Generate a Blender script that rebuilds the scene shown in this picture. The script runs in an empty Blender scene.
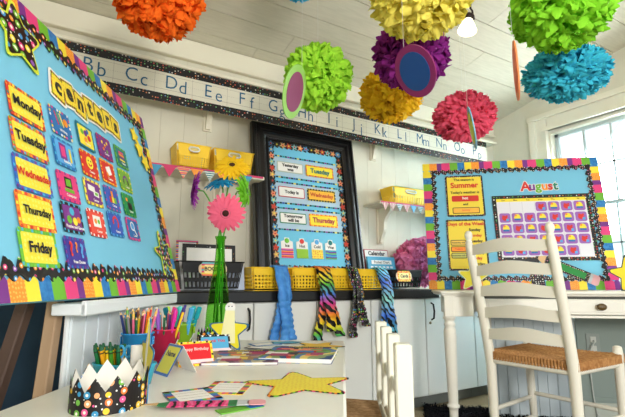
import bpy, math, random
from mathutils import Matrix, Vector
C = bpy.context.scene.collection
random.seed(7)
PI = math.pi
# ---------- camera model (focal 440 px on a 625 px wide frame) ----------
FPX, CAMH, YAW, PITCH = 440.0, 0.80, math.radians(59.2), math.atan(74/440)
HD = Vector((math.cos(YAW), math.sin(YAW), 0)); RT = Vector((math.sin(YAW), -math.cos(YAW), 0))
def W(d, l, z):                      # depth ahead of the camera, metres to the right, height
    return HD*d + RT*l + Vector((0, 0, z))
def at(u, v, d):                     # sight line through a pixel, cut at a chosen depth
    x = (u-312.5)/FPX; y = -(v-208.5)/FPX
    f = math.cos(PITCH)-y*math.sin(PITCH); z = math.sin(PITCH)+y*math.cos(PITCH)
    return W(d, x/f*d, CAMH+z/f*d)
def DM(d, l, z, yaw=0.0):            # frame at depth/right/height: x to the right, y away, z up
    return Matrix.Translation(W(d, l, z)) @ Matrix.Rotation(YAW-PI/2+math.radians(yaw), 4, 'Z')
def T(x, y, z): return Matrix.Translation((x, y, z))
def R(a, ax): return Matrix.Rotation(math.radians(a), 4, ax)
def S(x, y, z): return Matrix.Diagonal((x, y, z, 1))
I4 = Matrix.Identity(4)
# ---------- materials ----------
def lin(c): return tuple(((x/255)/12.92 if x/255 <= .04045 else ((x/255+.055)/1.055)**2.4) for x in c)+(1,)
_m = {}
def mat(rgb, rough=.55, spec=.4, emit=0, trans=0):
    k = (rgb, rough, spec, emit, trans)
    if k in _m: return _m[k]
    m = bpy.data.materials.new('paint'); m.use_nodes = True
    n = m.node_tree.nodes; b = n['Principled BSDF']; L = m.node_tree.links
    b.inputs['Base Color'].default_value = lin(rgb); b.inputs['Roughness'].default_value = rough
    b.inputs['Specular IOR Level'].default_value = spec
    if emit:
        b.inputs['Emission Color'].default_value = lin(rgb); b.inputs['Emission Strength'].default_value = emit
    if trans:
        t = n.new('ShaderNodeBsdfTranslucent'); t.inputs[0].default_value = lin(rgb)
        mx = n.new('ShaderNodeMixShader'); mx.inputs[0].default_value = trans
        L.new(b.outputs[0], mx.inputs[1]); L.new(t.outputs[0], mx.inputs[2]); L.new(mx.outputs[0], n['Material Output'].inputs[0])
    _m[k] = m; return m
def noisy(c1, c2, scale=20, rough=.7, bump=.0, stretch=(1, 1, 1), detail=4, key=None):
    k = ('n', c1, c2, scale, rough, bump, stretch)
    if k in _m: return _m[k]
    m = mat(c1, rough, .3).copy(); n = m.node_tree.nodes; L = m.node_tree.links; b = n['Principled BSDF']
    tc = n.new('ShaderNodeTexCoord'); mp = n.new('ShaderNodeMapping'); mp.inputs['Scale'].default_value = stretch
    nz = n.new('ShaderNodeTexNoise'); nz.inputs['Scale'].default_value = scale; nz.inputs['Detail'].default_value = detail
    cr = n.new('ShaderNodeValToRGB'); cr.color_ramp.elements[0].color = lin(c1); cr.color_ramp.elements[1].color = lin(c2)
    cr.color_ramp.elements[0].position = .35; cr.color_ramp.elements[1].position = .65
    L.new(tc.outputs['Object'], mp.inputs[0]); L.new(mp.outputs[0], nz.inputs[0]); L.new(nz.outputs[0], cr.inputs[0]); L.new(cr.outputs[0], b.inputs['Base Color'])
    if bump:
        bp = n.new('ShaderNodeBump'); bp.inputs['Strength'].default_value = bump; bp.inputs['Distance'].default_value = .01
        L.new(nz.outputs[0], bp.inputs['Height']); L.new(bp.outputs[0], b.inputs['Normal'])
    _m[k] = m; return m
def dots(base, cols, scale=40, size=.33, rough=.45, white=True, ring=True):
    k = ('d', base, tuple(cols), scale, size)
    if k in _m: return _m[k]
    m = mat(base, rough, .4).copy(); n = m.node_tree.nodes; L = m.node_tree.links; b = n['Principled BSDF']
    tc = n.new('ShaderNodeTexCoord')
    vo = n.new('ShaderNodeTexVoronoi'); vo.inputs['Scale'].default_value = scale; vo.inputs['Randomness'].default_value = .4
    L.new(tc.outputs['Object'], vo.inputs['Vector'])
    sp = n.new('ShaderNodeSeparateColor'); L.new(vo.outputs['Color'], sp.inputs[0])
    cr = n.new('ShaderNodeValToRGB'); cr.color_ramp.interpolation = 'CONSTANT'
    while len(cr.color_ramp.elements) < len(cols): cr.color_ramp.elements.new(.5)
    for i, c in enumerate(cols):
        cr.color_ramp.elements[i].position = i/len(cols); cr.color_ramp.elements[i].color = lin(c)
    L.new(sp.outputs[0], cr.inputs[0])
    def lt(src, t):
        q = n.new('ShaderNodeMath'); q.operation = 'LESS_THAN'; L.new(src, q.inputs[0]); q.inputs[1].default_value = t; return q.outputs[0]
    def mix(f, a, bb):
        q = n.new('ShaderNodeMix'); q.data_type = 'RGBA'; L.new(f, q.inputs[0])
        for s, val in ((6, a), (7, bb)):
            if isinstance(val, tuple): q.inputs[s].default_value = val
            else: L.new(val, q.inputs[s])
        return q.outputs[2]
    c = mix(lt(vo.outputs['Distance'], size), lin(base), cr.outputs[0])
    if ring: c = mix(lt(vo.outputs['Distance'], size*.45), c, lin((245, 240, 225)))
    if white:
        v2 = n.new('ShaderNodeTexVoronoi'); v2.inputs['Scale'].default_value = scale*1.7; v2.inputs['Randomness'].default_value = .6
        ad = n.new('ShaderNodeVectorMath'); ad.inputs[1].default_value = (.37, .21, .43); L.new(tc.outputs['Object'], ad.inputs[0]); L.new(ad.outputs[0], v2.inputs['Vector'])
        c = mix(lt(v2.outputs['Distance'], .17), c, lin((240, 240, 235)))
    L.new(c, b.inputs['Base Color'])
    _m[k] = m; return m
def stripes(cols, scale, axis=0, dist=3.0, rough=.6, detail=1.5):
    k = ('s', tuple(cols), scale, axis, dist)
    if k in _m: return _m[k]
    m = mat(cols[0], rough, .3).copy(); n = m.node_tree.nodes; L = m.node_tree.links; b = n['Principled BSDF']
    tc = n.new('ShaderNodeTexCoord'); w = n.new('ShaderNodeTexWave'); w.bands_direction = 'XYZ'[axis]; w.wave_profile = 'SAW'
    w.inputs['Scale'].default_value = scale; w.inputs['Distortion'].default_value = dist; w.inputs['Detail'].default_value = detail; w.inputs['Detail Scale'].default_value = 2
    cr = n.new('ShaderNodeValToRGB'); cr.color_ramp.interpolation = 'CONSTANT'
    while len(cr.color_ramp.elements) < len(cols): cr.color_ramp.elements.new(.5)
    for i, c in enumerate(cols):
        cr.color_ramp.elements[i].position = i/len(cols); cr.color_ramp.elements[i].color = lin(c)
    L.new(tc.outputs['Object'], w.inputs[0]); L.new(w.outputs['Fac'], cr.inputs[0]); L.new(cr.outputs[0], b.inputs['Base Color'])
    _m[k] = m; return m
def glass(rgb, rough=.03, ior=1.45, alpha=None):
    m = mat(rgb, rough, .5).copy(); b = m.node_tree.nodes['Principled BSDF']
    b.inputs['Transmission Weight'].default_value = 1; b.inputs['IOR'].default_value = ior
    return m
# ---------- mesh builder ----------
_txt = {}
def glyphs(s, bold):
    if (s, bold) in _txt: return _txt[(s, bold)]
    cu = bpy.data.curves.new('writing', 'FONT'); cu.body = s; cu.align_x = 'CENTER'; cu.align_y = 'CENTER'; cu.size = 1; cu.resolution_u = 3; cu.offset = bold
    o = bpy.data.objects.new('writing', cu); C.objects.link(o)
    bpy.context.view_layer.update()
    me = o.evaluated_get(bpy.context.evaluated_depsgraph_get()).to_mesh()
    r = ([v.co.copy() for v in me.vertices], [tuple(p.vertices) for p in me.polygons])
    bpy.data.objects.remove(o); bpy.data.curves.remove(cu)
    _txt[(s, bold)] = r; return r
class MB:
    def __init__(s): s.v, s.f, s.mi, s.m, s.sm = [], [], [], [], []
    def add(s, vs, fs, m, M=I4, smooth=False):
        o = len(s.v); s.v += [tuple(M @ Vector(p)) for p in vs]
        if m not in s.m: s.m.append(m)
        i = s.m.index(m)
        flip = M.determinant() < 0
        for f in fs:
            g = tuple(o+k for k in f); s.f.append(g[::-1] if flip else g); s.mi.append(i); s.sm.append(smooth)
        return s
    def box(s, c, d, m, M=I4, bev=0):
        x, y, z = (k/2 for k in d)
        if bev:
            b = min(bev, x*.9, y*.9, z*.9); rings = []
            for zz, ins in ((-z, b), (-z+b, 0), (z-b, 0), (z, b)):
                X, Y = x-ins, y-ins
                rings.append([(X-b*(ins == 0), -Y, zz), (X, -Y+b*(ins == 0), zz), (X, Y-b*(ins == 0), zz), (X-b*(ins == 0), Y, zz),
                              (-X+b*(ins == 0), Y, zz), (-X, Y-b*(ins == 0), zz), (-X, -Y+b*(ins == 0), zz), (-X+b*(ins == 0), -Y, zz)])
            vs = [p for r in rings for p in r]; fs = [tuple(range(7, -1, -1)), tuple(range(24, 32))]
            for r in range(3):
                for k in range(8): a = r*8+k; b2 = r*8+(k+1) % 8; fs.append((a, b2, b2+8, a+8))
            return s.add(vs, fs, m, M @ T(*c))
        vs = [(a*x, b*y, cc*z) for a in (-1, 1) for b in (-1, 1) for cc in (-1, 1)]
        fs = [(0, 1, 3, 2), (4, 6, 7, 5), (0, 4, 5, 1), (2, 3, 7, 6), (0, 2, 6, 4), (1, 5, 7, 3)]
        return s.add(vs, fs, m, M @ T(*c))
    def plate(s, poly, z0, z1, m, M=I4, side=None, back=None):
        n = len(poly); A = sum(poly[i][0]*poly[(i+1) % n][1]-poly[(i+1) % n][0]*poly[i][1] for i in range(n))
        if A < 0: poly = poly[::-1]
        s.add([(p[0], p[1], z1) for p in poly], [tuple(range(n))], m, M)
        s.add([(p[0], p[1], z0) for p in poly], [tuple(range(n-1, -1, -1))], back or m, M)
        vs = [(p[0], p[1], z0) for p in poly]+[(p[0], p[1], z1) for p in poly]
        s.add(vs, [(i, (i+1) % n, (i+1) % n+n, i+n) for i in range(n)], side or m, M); return s
    def tube(s, path, r, m, M=I4, n=8, cap=True):
        P = [Vector(p) for p in path]; rs = r if isinstance(r, (list, tuple)) else [r]*len(P); vs = []
        up = None
        for i, p in enumerate(P):
            t = (P[min(i+1, len(P)-1)]-P[max(i-1, 0)]).normalized()
            if up is None: up = Vector((0, 0, 1)) if abs(t.z) < .9 else Vector((1, 0, 0))
            a = t.cross(up).normalized(); b = a.cross(t).normalized(); up = b
            for k in range(n):
                q = 2*PI*k/n; vs.append(p+a*math.cos(q)*rs[i]+b*math.sin(q)*rs[i])
        fs = [(i*n+k, i*n+(k+1) % n, (i+1)*n+(k+1) % n, (i+1)*n+k) for i in range(len(P)-1) for k in range(n)]
        if cap: fs += [tuple(range(n-1, -1, -1)), tuple(range((len(P)-1)*n, len(P)*n))]
        s.add(vs, [f[::-1] for f in fs], m, M, True); return s
    def lathe(s, prof, m, M=I4, n=24, close=False, sy=1):
        vs = [(r*math.cos(2*PI*k/n), r*math.sin(2*PI*k/n)*sy, z) for r, z in prof for k in range(n)]
        fs = [(i*n+k, i*n+(k+1) % n, (i+1)*n+(k+1) % n, (i+1)*n+k) for i in range(len(prof)-1) for k in range(n)]
        if close: fs += [tuple(range(n-1, -1, -1)), tuple(range((len(prof)-1)*n, len(prof)*n))]
        return s.add(vs, fs, m, M, True)
    def sphere(s, r, m, M=I4, n=16, k=10):
        return s.lathe([(max(1e-4, r*math.sin(PI*i/k)), -r*math.cos(PI*i/k)) for i in range(k+1)], m, M, n)
    def text(s, body, size, m, M=I4, bold=.01, wide=1):
        v, f = glyphs(body, bold); return s.add([(p[0]*size*wide, p[1]*size, 0) for p in v], f, m, M)
    def build(s, name, parent=None, M=None):
        me = bpy.data.meshes.new(name); me.from_pydata(s.v, [], s.f)
        for m in s.m: me.materials.append(m)
        me.polygons.foreach_set('material_index', s.mi); me.polygons.foreach_set('use_smooth', s.sm); me.update()
        o = bpy.data.objects.new(name, me); C.objects.link(o)
        if parent: o.parent = parent
        if M is not None: o.matrix_local = M
        return o
def tag(o, label=None, cat=None, group=None, kind=None):
    if label: o['label'] = label
    if cat: o['category'] = cat
    if group: o['group'] = group
    if kind: o['kind'] = kind
    return o
def thing(name, label, cat, M, group=None):
    o = bpy.data.objects.new(name, None); C.objects.link(o); o.empty_display_size = .05; o.matrix_world = M
    return tag(o, label, cat, group)
def copy_tree(o, parent=None):
    c = o.copy(); C.objects.link(c)
    if parent: c.parent = parent
    for ch in list(o.children): copy_tree(ch, c)
    return c
def struct(mb, name, M=None): return tag(mb.build(name, None, M), kind='structure')
def rrect(w, h, r, n=4, cx=0, cy=0):
    p = []
    for sx, sy, a0 in ((1, 1, 0), (-1, 1, 90), (-1, -1, 180), (1, -1, 270)):
        for k in range(n+1):
            a = math.radians(a0+90*k/n); p.append((cx+sx*(w/2-r)+r*math.cos(a), cy+sy*(h/2-r)+r*math.sin(a)))
    return p
def star(Ro, Ri, cx=0, cy=0, rot=90, n=5, soft=1):
    p = []
    for k in range(2*n):
        a = math.radians(rot+180*k/n); r = Ro if k % 2 == 0 else Ri
        if k % 2 == 0 and soft:
            for q in (-5, 0, 5): p.append((cx+r*(.95 if q else 1)*math.cos(a+math.radians(q)), cy+r*(.95 if q else 1)*math.sin(a+math.radians(q))))
        else: p.append((cx+r*math.cos(a), cy+r*math.sin(a)))
    return p
def circ(r, cx=0, cy=0, n=16, sy=1): return [(cx+r*math.cos(2*PI*k/n), cy+r*sy*math.sin(2*PI*k/n)) for k in range(n)]
# shared colours
WH = mat((238, 238, 232), .5); CREAM = mat((236, 230, 210), .35); BLK = mat((22, 22, 26), .35); INK = mat((28, 28, 40), .6)
YEL = mat((250, 228, 60), .5); ORA = mat((250, 150, 40), .5); PINK = mat((228, 62, 130), .5); PUR = mat((122, 48, 140), .5)
GRN = mat((112, 186, 50), .5); BLU = mat((32, 112, 182), .5); RED = mat((218, 50, 40), .5); SKY = mat((70, 178, 214), .6); TEAL = mat((20, 120, 120), .5)
SKYB = mat((126, 198, 228), .75, .2)
POP = [(250, 228, 60), (228, 62, 130), (112, 186, 50), (60, 150, 210), (250, 150, 40), (150, 90, 190)]
DOT = dots((16, 14, 16), POP, 46, .27, white=False); DOTS = dots((16, 14, 16), [(245, 245, 235), (245, 245, 235), (250, 200, 140), (240, 150, 190)], 75, .22, white=False, ring=False); DOTB = dots((20, 18, 20), POP, 28, .36)
DOTM = dots((20, 18, 20), [(200, 60, 50), (240, 240, 235), (90, 160, 90), (210, 140, 60)], 60, .26, white=False, ring=False)

def zebra(cols, scale=9, lo=.45, hi=.95, dist=4.0, duty=.5, ramp_axis=2, cs=None):
    m = mat((30, 30, 30), .5, .3).copy(); n = m.node_tree.nodes; L = m.node_tree.links; b = n['Principled BSDF']
    tc = n.new('ShaderNodeTexCoord'); w = n.new('ShaderNodeTexWave'); w.bands_direction = 'DIAGONAL'; w.inputs['Scale'].default_value = scale
    w.inputs['Distortion'].default_value = dist; w.inputs['Detail'].default_value = 1; w.inputs['Detail Scale'].default_value = 1.5
    L.new(tc.outputs['Object'], w.inputs[0]); q = n.new('ShaderNodeMath'); q.operation = 'LESS_THAN'; q.inputs[1].default_value = duty; L.new(w.outputs['Fac'], q.inputs[0])
    sp = n.new('ShaderNodeSeparateXYZ'); L.new(tc.outputs['Object'], sp.inputs[0]); mr = n.new('ShaderNodeMapRange'); mr.inputs[1].default_value = lo; mr.inputs[2].default_value = hi
    L.new(sp.outputs[ramp_axis], mr.inputs[0]); cr = n.new('ShaderNodeValToRGB')
    while len(cr.color_ramp.elements) < len(cols): cr.color_ramp.elements.new(.5)
    for i, c in enumerate(cols): cr.color_ramp.elements[i].position = i/(len(cols)-1); cr.color_ramp.elements[i].color = lin(c)
    L.new(mr.outputs[0], cr.inputs[0]); mx = n.new('ShaderNodeMix'); mx.data_type = 'RGBA'; L.new(q.outputs[0], mx.inputs[0]); L.new(cr.outputs[0], mx.inputs[6]); mx.inputs[7].default_value = lin((14, 14, 18))
    L.new(mx.outputs[2], b.inputs['Base Color']); return m
def onY(u, v, Y):
    a = at(u, v, 1.0); o = Vector((0, 0, CAMH)); r = a-o; return o+r*(Y/r.y)
def onZ(u, v, z):
    a = at(u, v, 1.0); o = Vector((0, 0, CAMH)); r = a-o; return o+r*((z-CAMH)/r.z)
def basis(O, x, y):
    x = Vector(x).normalized(); y = Vector(y); z = x.cross(y).normalized(); y = z.cross(x)
    M = Matrix.Identity(4)
    for i in range(3): M[i][0], M[i][1], M[i][2], M[i][3] = x[i], y[i], z[i], O[i]
    return M
# ================= THE ROOM =================
XL, XR, YB, YF = -.8, 3.56, 2.6, -2.3
wallm = noisy((226, 222, 204), (220, 216, 198), 6, .75)
ceilm = noisy((216, 210, 190), (208, 202, 182), 9, .7, 0, (1, 8, 1)); trimm = mat((232, 226, 206), .5)
mb = MB(); mb.box(((XL+XR)/2, (YB+YF)/2, -.02), (XR-XL+.2, YB-YF+.2, .04), noisy((150, 132, 100), (112, 98, 74), 220, .95, .5)); struct(mb, 'floor')
mb = MB()
x = XL-.1; i = 0
while x < XR+.1:                      # tongue-and-groove boards of the back wall
    mb.box((x+.07, YB+.03, 1.2), (.1385, .06, 2.4), wallm); x += .14
mb.box(((XL+XR)/2, YB+.0335, 1.2), (XR-XL+.2, .06, 2.4), mat((218, 212, 192), .8)); struct(mb, 'wall_back')
mb = MB(); mb.box((XL-.04, (YB+YF)/2, 1.7), (.08, YB-YF, 3.4), wallm); struct(mb, 'wall_left')
mb = MB(); wy0, wy1, wz0, wz1 = 1.13, 2.05, .76, 2.06; X0 = XR+.05; z9 = 3.45
mb.box((X0, (YF+wy0)/2, z9/2), (.1, wy0-YF, z9), wallm); mb.box((X0, (wy1+YB+.1)/2, z9/2), (.1, YB-wy1+.1, z9), wallm)
mb.box((X0, (wy0+wy1)/2, wz0/2), (.1, wy1-wy0, wz0), wallm); mb.box((X0, (wy0+wy1)/2, (wz1+z9)/2), (.1, wy1-wy0, z9-wz1), wallm); struct(mb, 'wall_right')
# sloping boarded ceiling
sl = math.atan(.2); CM = T(0, YB, 2.30) @ Matrix.Rotation(-sl, 4, 'X')
mb = MB(); mb.box(((XL+XR)/2, -2.4, .04), (XR-XL+.3, 5.4, .05), mat((160, 154, 134), .8), CM)
y = .1; k = 0
random.seed(3)
while y > -5.0:
    w = [.21, .2, .19, .22, .2][k % 5]; x = XL-.15-random.random()*1.5
    while x < XR+.15:
        L = 1.5+random.random()*1.6; x0, x1 = max(x, XL-.12), min(x+L, XR+.12)
        if x1 > x0: mb.box(((x0+x1)/2, y-w/2, .008), (x1-x0-.003, w-.005, .016), ceilm, CM)
        x += L
    y -= w; k += 1
struct(mb, 'ceiling')
mb = MB(); mb.box(((XL+XR)/2, YB-.012, 2.235), (XR-XL, .024, .125), trimm, bev=.004); mb.box(((XL+XR)/2, YB-.02, 2.17), (XR-XL, .04, .02), trimm, bev=.004); struct(mb, 'trim_1')
mb = MB(); mb.box(((XL+.2)/2, YB-.01, .36), (.2-XL, .02, .72), noisy((52, 84, 112), (44, 72, 98), 5, .6)); struct(mb, 'wall_back_blue')  # flat slate blue sheet over the lower left of the back wall
# window: casing, jamb, two sashes, panes
cm = mat((236, 230, 212), .4); gm = mat((190, 205, 205), .35)
mb = MB()
for y0, y1, z0, z1 in ((2.05, 2.19, .7, 2.21), (.99, 1.13, .7, 2.21), (1.13, 2.05, 2.07, 2.21)):
    mb.box((XR-.012, (y0+y1)/2, (z0+z1)/2-.002), (.024, y1-y0-.004, z1-z0-.004), cm)
for y0, y1, z0, z1, q in ((2.15, 2.205, .7, 2.179, .04), (.97, 1.03, .7, 2.179, .04), (.965, 2.21, 2.18, 2.225, .044), (2.055, 2.085, .76, 2.069, .036), (1.1, 2.09, 2.07, 2.10, .040)):
    mb.box((XR-q/2, (y0+y1)/2, (z0+z1)/2), (q, y1-y0, z1-z0), cm)
mb.box((XR-.03, 1.59, .74), (.09, 1.28, .03), cm, bev=.005)
for y0, y1, z0, z1 in ((2.035, 2.049, .776, 2.039), (1.131, 1.145, .776, 2.039), (1.131, 2.049, 2.04, 2.059), (1.131, 2.049, .761, .775)):
    mb.box((XR+.05, (y0+y1)/2, (z0+z1)/2), (.1, y1-y0, z1-z0), cm)
wn = struct(mb, 'window_1')
for nm, z0, z1, xo in (('upper_sash', 1.385, 2.04, .065), ('lower_sash', .775, 1.41, .035)):
    mb = MB(); a, b, fr = 1.15, 2.03, .028
    for y0, y1, p, q in ((a, a+fr, z0, z1), (b-fr, b, z0, z1), (a, b, z0, z0+fr), (a, b, z1-fr, z1)):
        mb.box((XR+xo, (y0+y1)/2, (p+q)/2), (.028, y1-y0, q-p), gm)
    for j in (1, 2, 3): mb.box((XR+xo, b-fr-.2*j, (z0+z1)/2), (.018, .014, z1-z0-.02), gm)
    mb.box((XR+xo, (a+b)/2, (z0+z1)/2), (.018, b-a-.02, .014), gm); s_ = mb.build(nm, wn)
    mb = MB(); mb.box((XR+xo, (a+b)/2, (z0+z1)/2), (.003, b-a-.03, z1-z0-.03), glass((245, 252, 250), .0, 1.02)); mb.build('pane', s_)
# a tree outside, blown-out daylight put into its pale colours
random.seed(5); root = thing('garden_tree', 'sparse tree with thin twigs outside the window, washed-out daylight painted into its colours', 'tree', T(7.2, 3.0, -1.0))
tb = MB(); lf = MB(); tm = mat((225, 232, 235), .9); lm = mat((190, 226, 232), .9)
def branch(p, d, r, n):
    q = p+d; tb.tube([p, (p+q)/2+Vector((random.uniform(-.05, .05),)*3), q], [r, r*.85, r*.65], tm, n=6)
    if n == 0:
        for _ in range(6):
            c = q+Vector([random.uniform(-.12, .12) for _ in range(3)]); lf.plate([(0, 0), (.03, .015), (.07, 0), (.03, -.015)], 0, .002, lm, T(*c) @ R(random.uniform(0, 360), 'Z') @ R(random.uniform(0, 360), 'X'))
        return
    for _ in range(3):
        branch(q, (d+Vector([random.uniform(-.6, .6) for _ in range(3)])*d.length).normalized()*d.length*.72, r*.6, n-1)
branch(Vector((0, 0, 0)), Vector((0, 0, 2.4)), .035, 4)
tb.build('trunk', root); lf.build('foliage', root)
# ================= CABINETS AND COUNTER =================
cabm = mat((226, 228, 224), .45); kick = mat((120, 124, 120), .7)
def cabinet(x0, x1, gaps, label, handles, lock=None):
    t = thing('base_cabinet', label, 'cabinet', T((x0+x1)/2, 2.2, 0), 'cabinets under the black counter'); o = T(-(x0+x1)/2, -2.2, 0)
    mb = MB(); mb.box(((x0+x1)/2, 2.4, .385), (x1-x0-.002, .38, .62), cabm, o); mb.build('body', t)
    mb = MB(); mb.box(((x0+x1)/2, 2.42, .0375), (x1-x0-.002, .34, .072), kick, o); mb.build('kickboard', t)
    xs = [x0]+gaps+[x1]
    for i in range(len(xs)-1):
        mb = MB(); a, b = xs[i]+.004, xs[i+1]-.004; mb.box(((a+b)/2, 2.2, .387), (b-a, .018, .612), cabm, o, bev=.003); d = mb.build('door', t)
        for hx in handles:
            if a < hx < b:
                mb = MB(); mb.tube([(hx, 2.192, .665), (hx, 2.17, .655), (hx+.002, 2.166, .61), (hx, 2.17, .565), (hx, 2.192, .555)], .006, BLK, o); mb.build('handle', d)
        if lock and a < lock < b:
            mb = MB(); mb.lathe([(.001, 0), (.009, 0), (.009, .006), (.004, .008), (.001, .008)], mat((150, 140, 110), .3), o @ T(lock, 2.192, .535) @ R(90, 'X')); mb.build('lock', d)
cabinet(.22, .947, [.58], 'pale grey two-door base cabinet behind the pencil buckets, left end of the run', [.915])
cabinet(.947, 1.725, [1.336], 'pale grey two-door base cabinet below the black framed chart', [])
cabinet(1.725, 2.654, [2.18], 'pale grey base cabinet with curved black pull and small lock beside the desk leg', [2.235], 2.22)
cabinet(2.654, 3.2, [], 'pale grey base cabinet half hidden behind the desk and its panel', [2.70])
mb = MB(); mb.box((1.25, 2.385, .727), (2.1, .43, .056), mat((18, 18, 20), .3), bev=.006)
tag(mb.build('countertop'), 'long black worktop over the pale cabinets along the back wall', 'countertop')
mb = MB(); mb.box((2.76, 2.4, .71), (.9, .4, .02), cabm); tag(mb.build('cabinet_top_board'), 'pale board closing the cabinet right of the black worktop', 'board')
# ================= SHELVES WITH BRACKETS =================
def bracket_mb(dp, ht, th=.03):
    mb = MB(); pts = [(0, 0), (dp, 0), (dp, -.03), (dp*.86, -.05)]
    for k in range(1, 9):
        t = k/9; pts.append((dp*(.86-.62*t**.75)-.012*math.sin(2*PI*t), -.05-(ht-.09)*t))
    pts += [(dp*.26, -ht+.03), (dp*.2, -ht), (0, -ht)]
    mb.plate(pts, -th/2, th/2, trimm, Matrix(((0, 0, 1, 0), (-1, 0, 0, 0), (0, 1, 0, 0), (0, 0, 0, 1))))
    mb.box((0, -.006, -ht/2), (th*1.8, .012, ht+.02), trimm)
    return mb
def shelf(x0, x1, ytop, z, brs, label, bd, bh, th=.022):
    t = thing('wall_shelf', label, 'shelf', T((x0+x1)/2, YB, z))
    mb = MB(); mb.box((0, -(YB-ytop)/2, -th/2), (x1-x0, YB-ytop, th), trimm, bev=.004); mb.build('board', t)
    for b in brs:
        bracket_mb(bd, bh).build('bracket', t, T(b-(x0+x1)/2, -.001, -th))
ZS1 = onY(190, 167, 2.4).z; ZS2 = onY(385, 201, 2.4).z
shelf(-.5, 3.42, 2.45, 2.06, [-.1, .78, 2.09, 3.1], 'long high white shelf carrying the alphabet strip on its front', .12, .30)
shelf(.25, 1.09, 2.4, ZS1, [.45, .86], 'white bracketed shelf with two yellow baskets left of the black frame', .15, .26)
shelf(1.99, 3.0, 2.4, ZS2, [2.14, 2.72], 'white bracketed shelf with yellow baskets right of the black frame', .15, .26)
# ================= BUNTING ON SHELF EDGES =================
BP = [mat(c, .6) for c in ((214, 60, 110), (70, 160, 190), (232, 120, 90), (160, 60, 70), (250, 160, 60), (240, 240, 235), (150, 90, 170))]
BP[1] = dots((60, 150, 190), [(30, 80, 110), (240, 240, 240)], 60, .3, white=False, ring=False); BP[2] = stripes([(250, 150, 80), (230, 80, 130), (250, 220, 120), (120, 90, 170)], 14, 2, 0)
BP[3] = stripes([(170, 50, 60), (235, 225, 215)], 22, 0, 1); BP[6] = stripes([(40, 120, 130), (235, 240, 235)], 25, 2, 1)
def bunting(x0, x1, z, seq, label, pw=.075, ph=.062):
    t = thing('pennant_bunting', label, 'bunting', T(x0, 2.3983, z))
    mb = MB(); mb.box(((x1-x0)/2, 0, -.006), (x1-x0, .003, .012), BP[0]); mb.build('ribbon', t)
    n = int((x1-x0)/pw)
    for i in range(n):
        mb = MB(); c = (i+.5)*pw; mb.plate([(c-pw*.48, -.008), (c+pw*.48, -.008), (c, -.008-ph)], -.001, .001, BP[seq[i % len(seq)]], T(0, -.003, 0) @ R(90, 'X')); mb.build('pennant', t)
bunting(.26, 1.08, ZS1-.002, [4, 2, 1, 0, 2, 4, 6], 'bunting of mixed patterned pennants along the shelf left of the black frame')
bunting(2.0, 2.95, ZS2-.002, [3, 3, 6, 3, 1, 6, 0, 5], 'red white and teal pennant bunting along the shelf right of the black frame', .068, .058)
# ================= BASKETS =================
def panel(mb, p00, p10, p11, p01, xs, ys, hole, m):
    P = [Vector(p) for p in (p00, p10, p11, p01)]
    def pt(a, b): return (P[0]*(1-a)+P[1]*a)*(1-b)+(P[3]*(1-a)+P[2]*a)*b
    vs = [pt(a, b) for b in ys for a in xs]; n = len(xs); fs = []
    for j in range(len(ys)-1):
        for i in range(n-1):
            if not hole(i, j): fs.append((j*n+i, j*n+i+1, (j+1)*n+i+1, (j+1)*n+i))
    mb.add(vs, fs, m)
def bars(n, rib, a=0., b=1.):
    w = (b-a)/n; o = [a]
    for k in range(n): o += [a+w*(k+rib/2), a+w*(k+1-rib/2)]
    return o+[b]
def basket(L, D, H, m, label, M, group=None, handle=None, nx=10, nd=7, ny=4, top=.42, name='storage_basket', tagm=None):
    t = thing(name, label, 'basket', M, group); k = .86
    B = [(-L/2*k, -D/2*k, 0), (L/2*k, -D/2*k, 0), (L/2*k, D/2*k, 0), (-L/2*k, D/2*k, 0)]
    Tp = [(-L/2, -D/2, H), (L/2, -D/2, H), (L/2, D/2, H), (-L/2, D/2, H)]
    ys = bars(ny, .45, .08, 1-top)+[1-top+.1, .93, 1]; nrow = 2*ny+1
    mb = MB()
    for s in range(4):
        a, b = s, (s+1) % 4; n = nx if s % 2 == 0 else nd; xs = bars(n, .45, .04, .96)
        def hole(i, j, n=n, s=s):
            if i % 2 == 1 and j % 2 == 1 and j < nrow and 0 < i < 2*n: return True
            if handle and s % 2 == 0 and j == nrow+1 and abs(i-n) <= max(1, int(n*.28)): return True
            return False
        panel(mb, B[a], B[b], Tp[b], Tp[a], xs, ys, hole, m)
    mb.add(B, [(3, 2, 1, 0)], m)
    o = mb.build('body', t); md = o.modifiers.new('thick', 'SOLIDIFY'); md.thickness = .003; md.offset = 0
    mb = MB(); e = .004; q = [Vector(p) for p in Tp]; mb.tube([q[0], q[1], q[2], q[3], q[0]], e, m, n=6); mb.build('rim', t)
    if handle:
        zc = H*(1-top*.42); yy = -D/2*(k+(1-k)*(1-top*.42))-.004; w, h = L*.15, H*.10
        mb = MB(); mb.tube([(w*math.cos(a)*(1.0), yy, zc+h*math.sin(a)) for a in [2*PI*i/20 for i in range(21)]], .0045, handle, n=6); mb.build('handle_ring', t)
        mb = MB(); mb.plate(circ(1, n=20), 0, .001, mat((225, 205, 130), .5), T(0, yy+.006, zc) @ R(90, 'X') @ S(w, h, 1)); mb.build('handle_opening', t)
    return t
YB1 = mat((255, 210, 44), .4, .4)
def wx(u, v, Y): return onY(u, v, Y).x
a, b = wx(176, 160, 2.41), wx(212, 160, 2.41); g = 'yellow baskets on the wall shelves'
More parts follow.
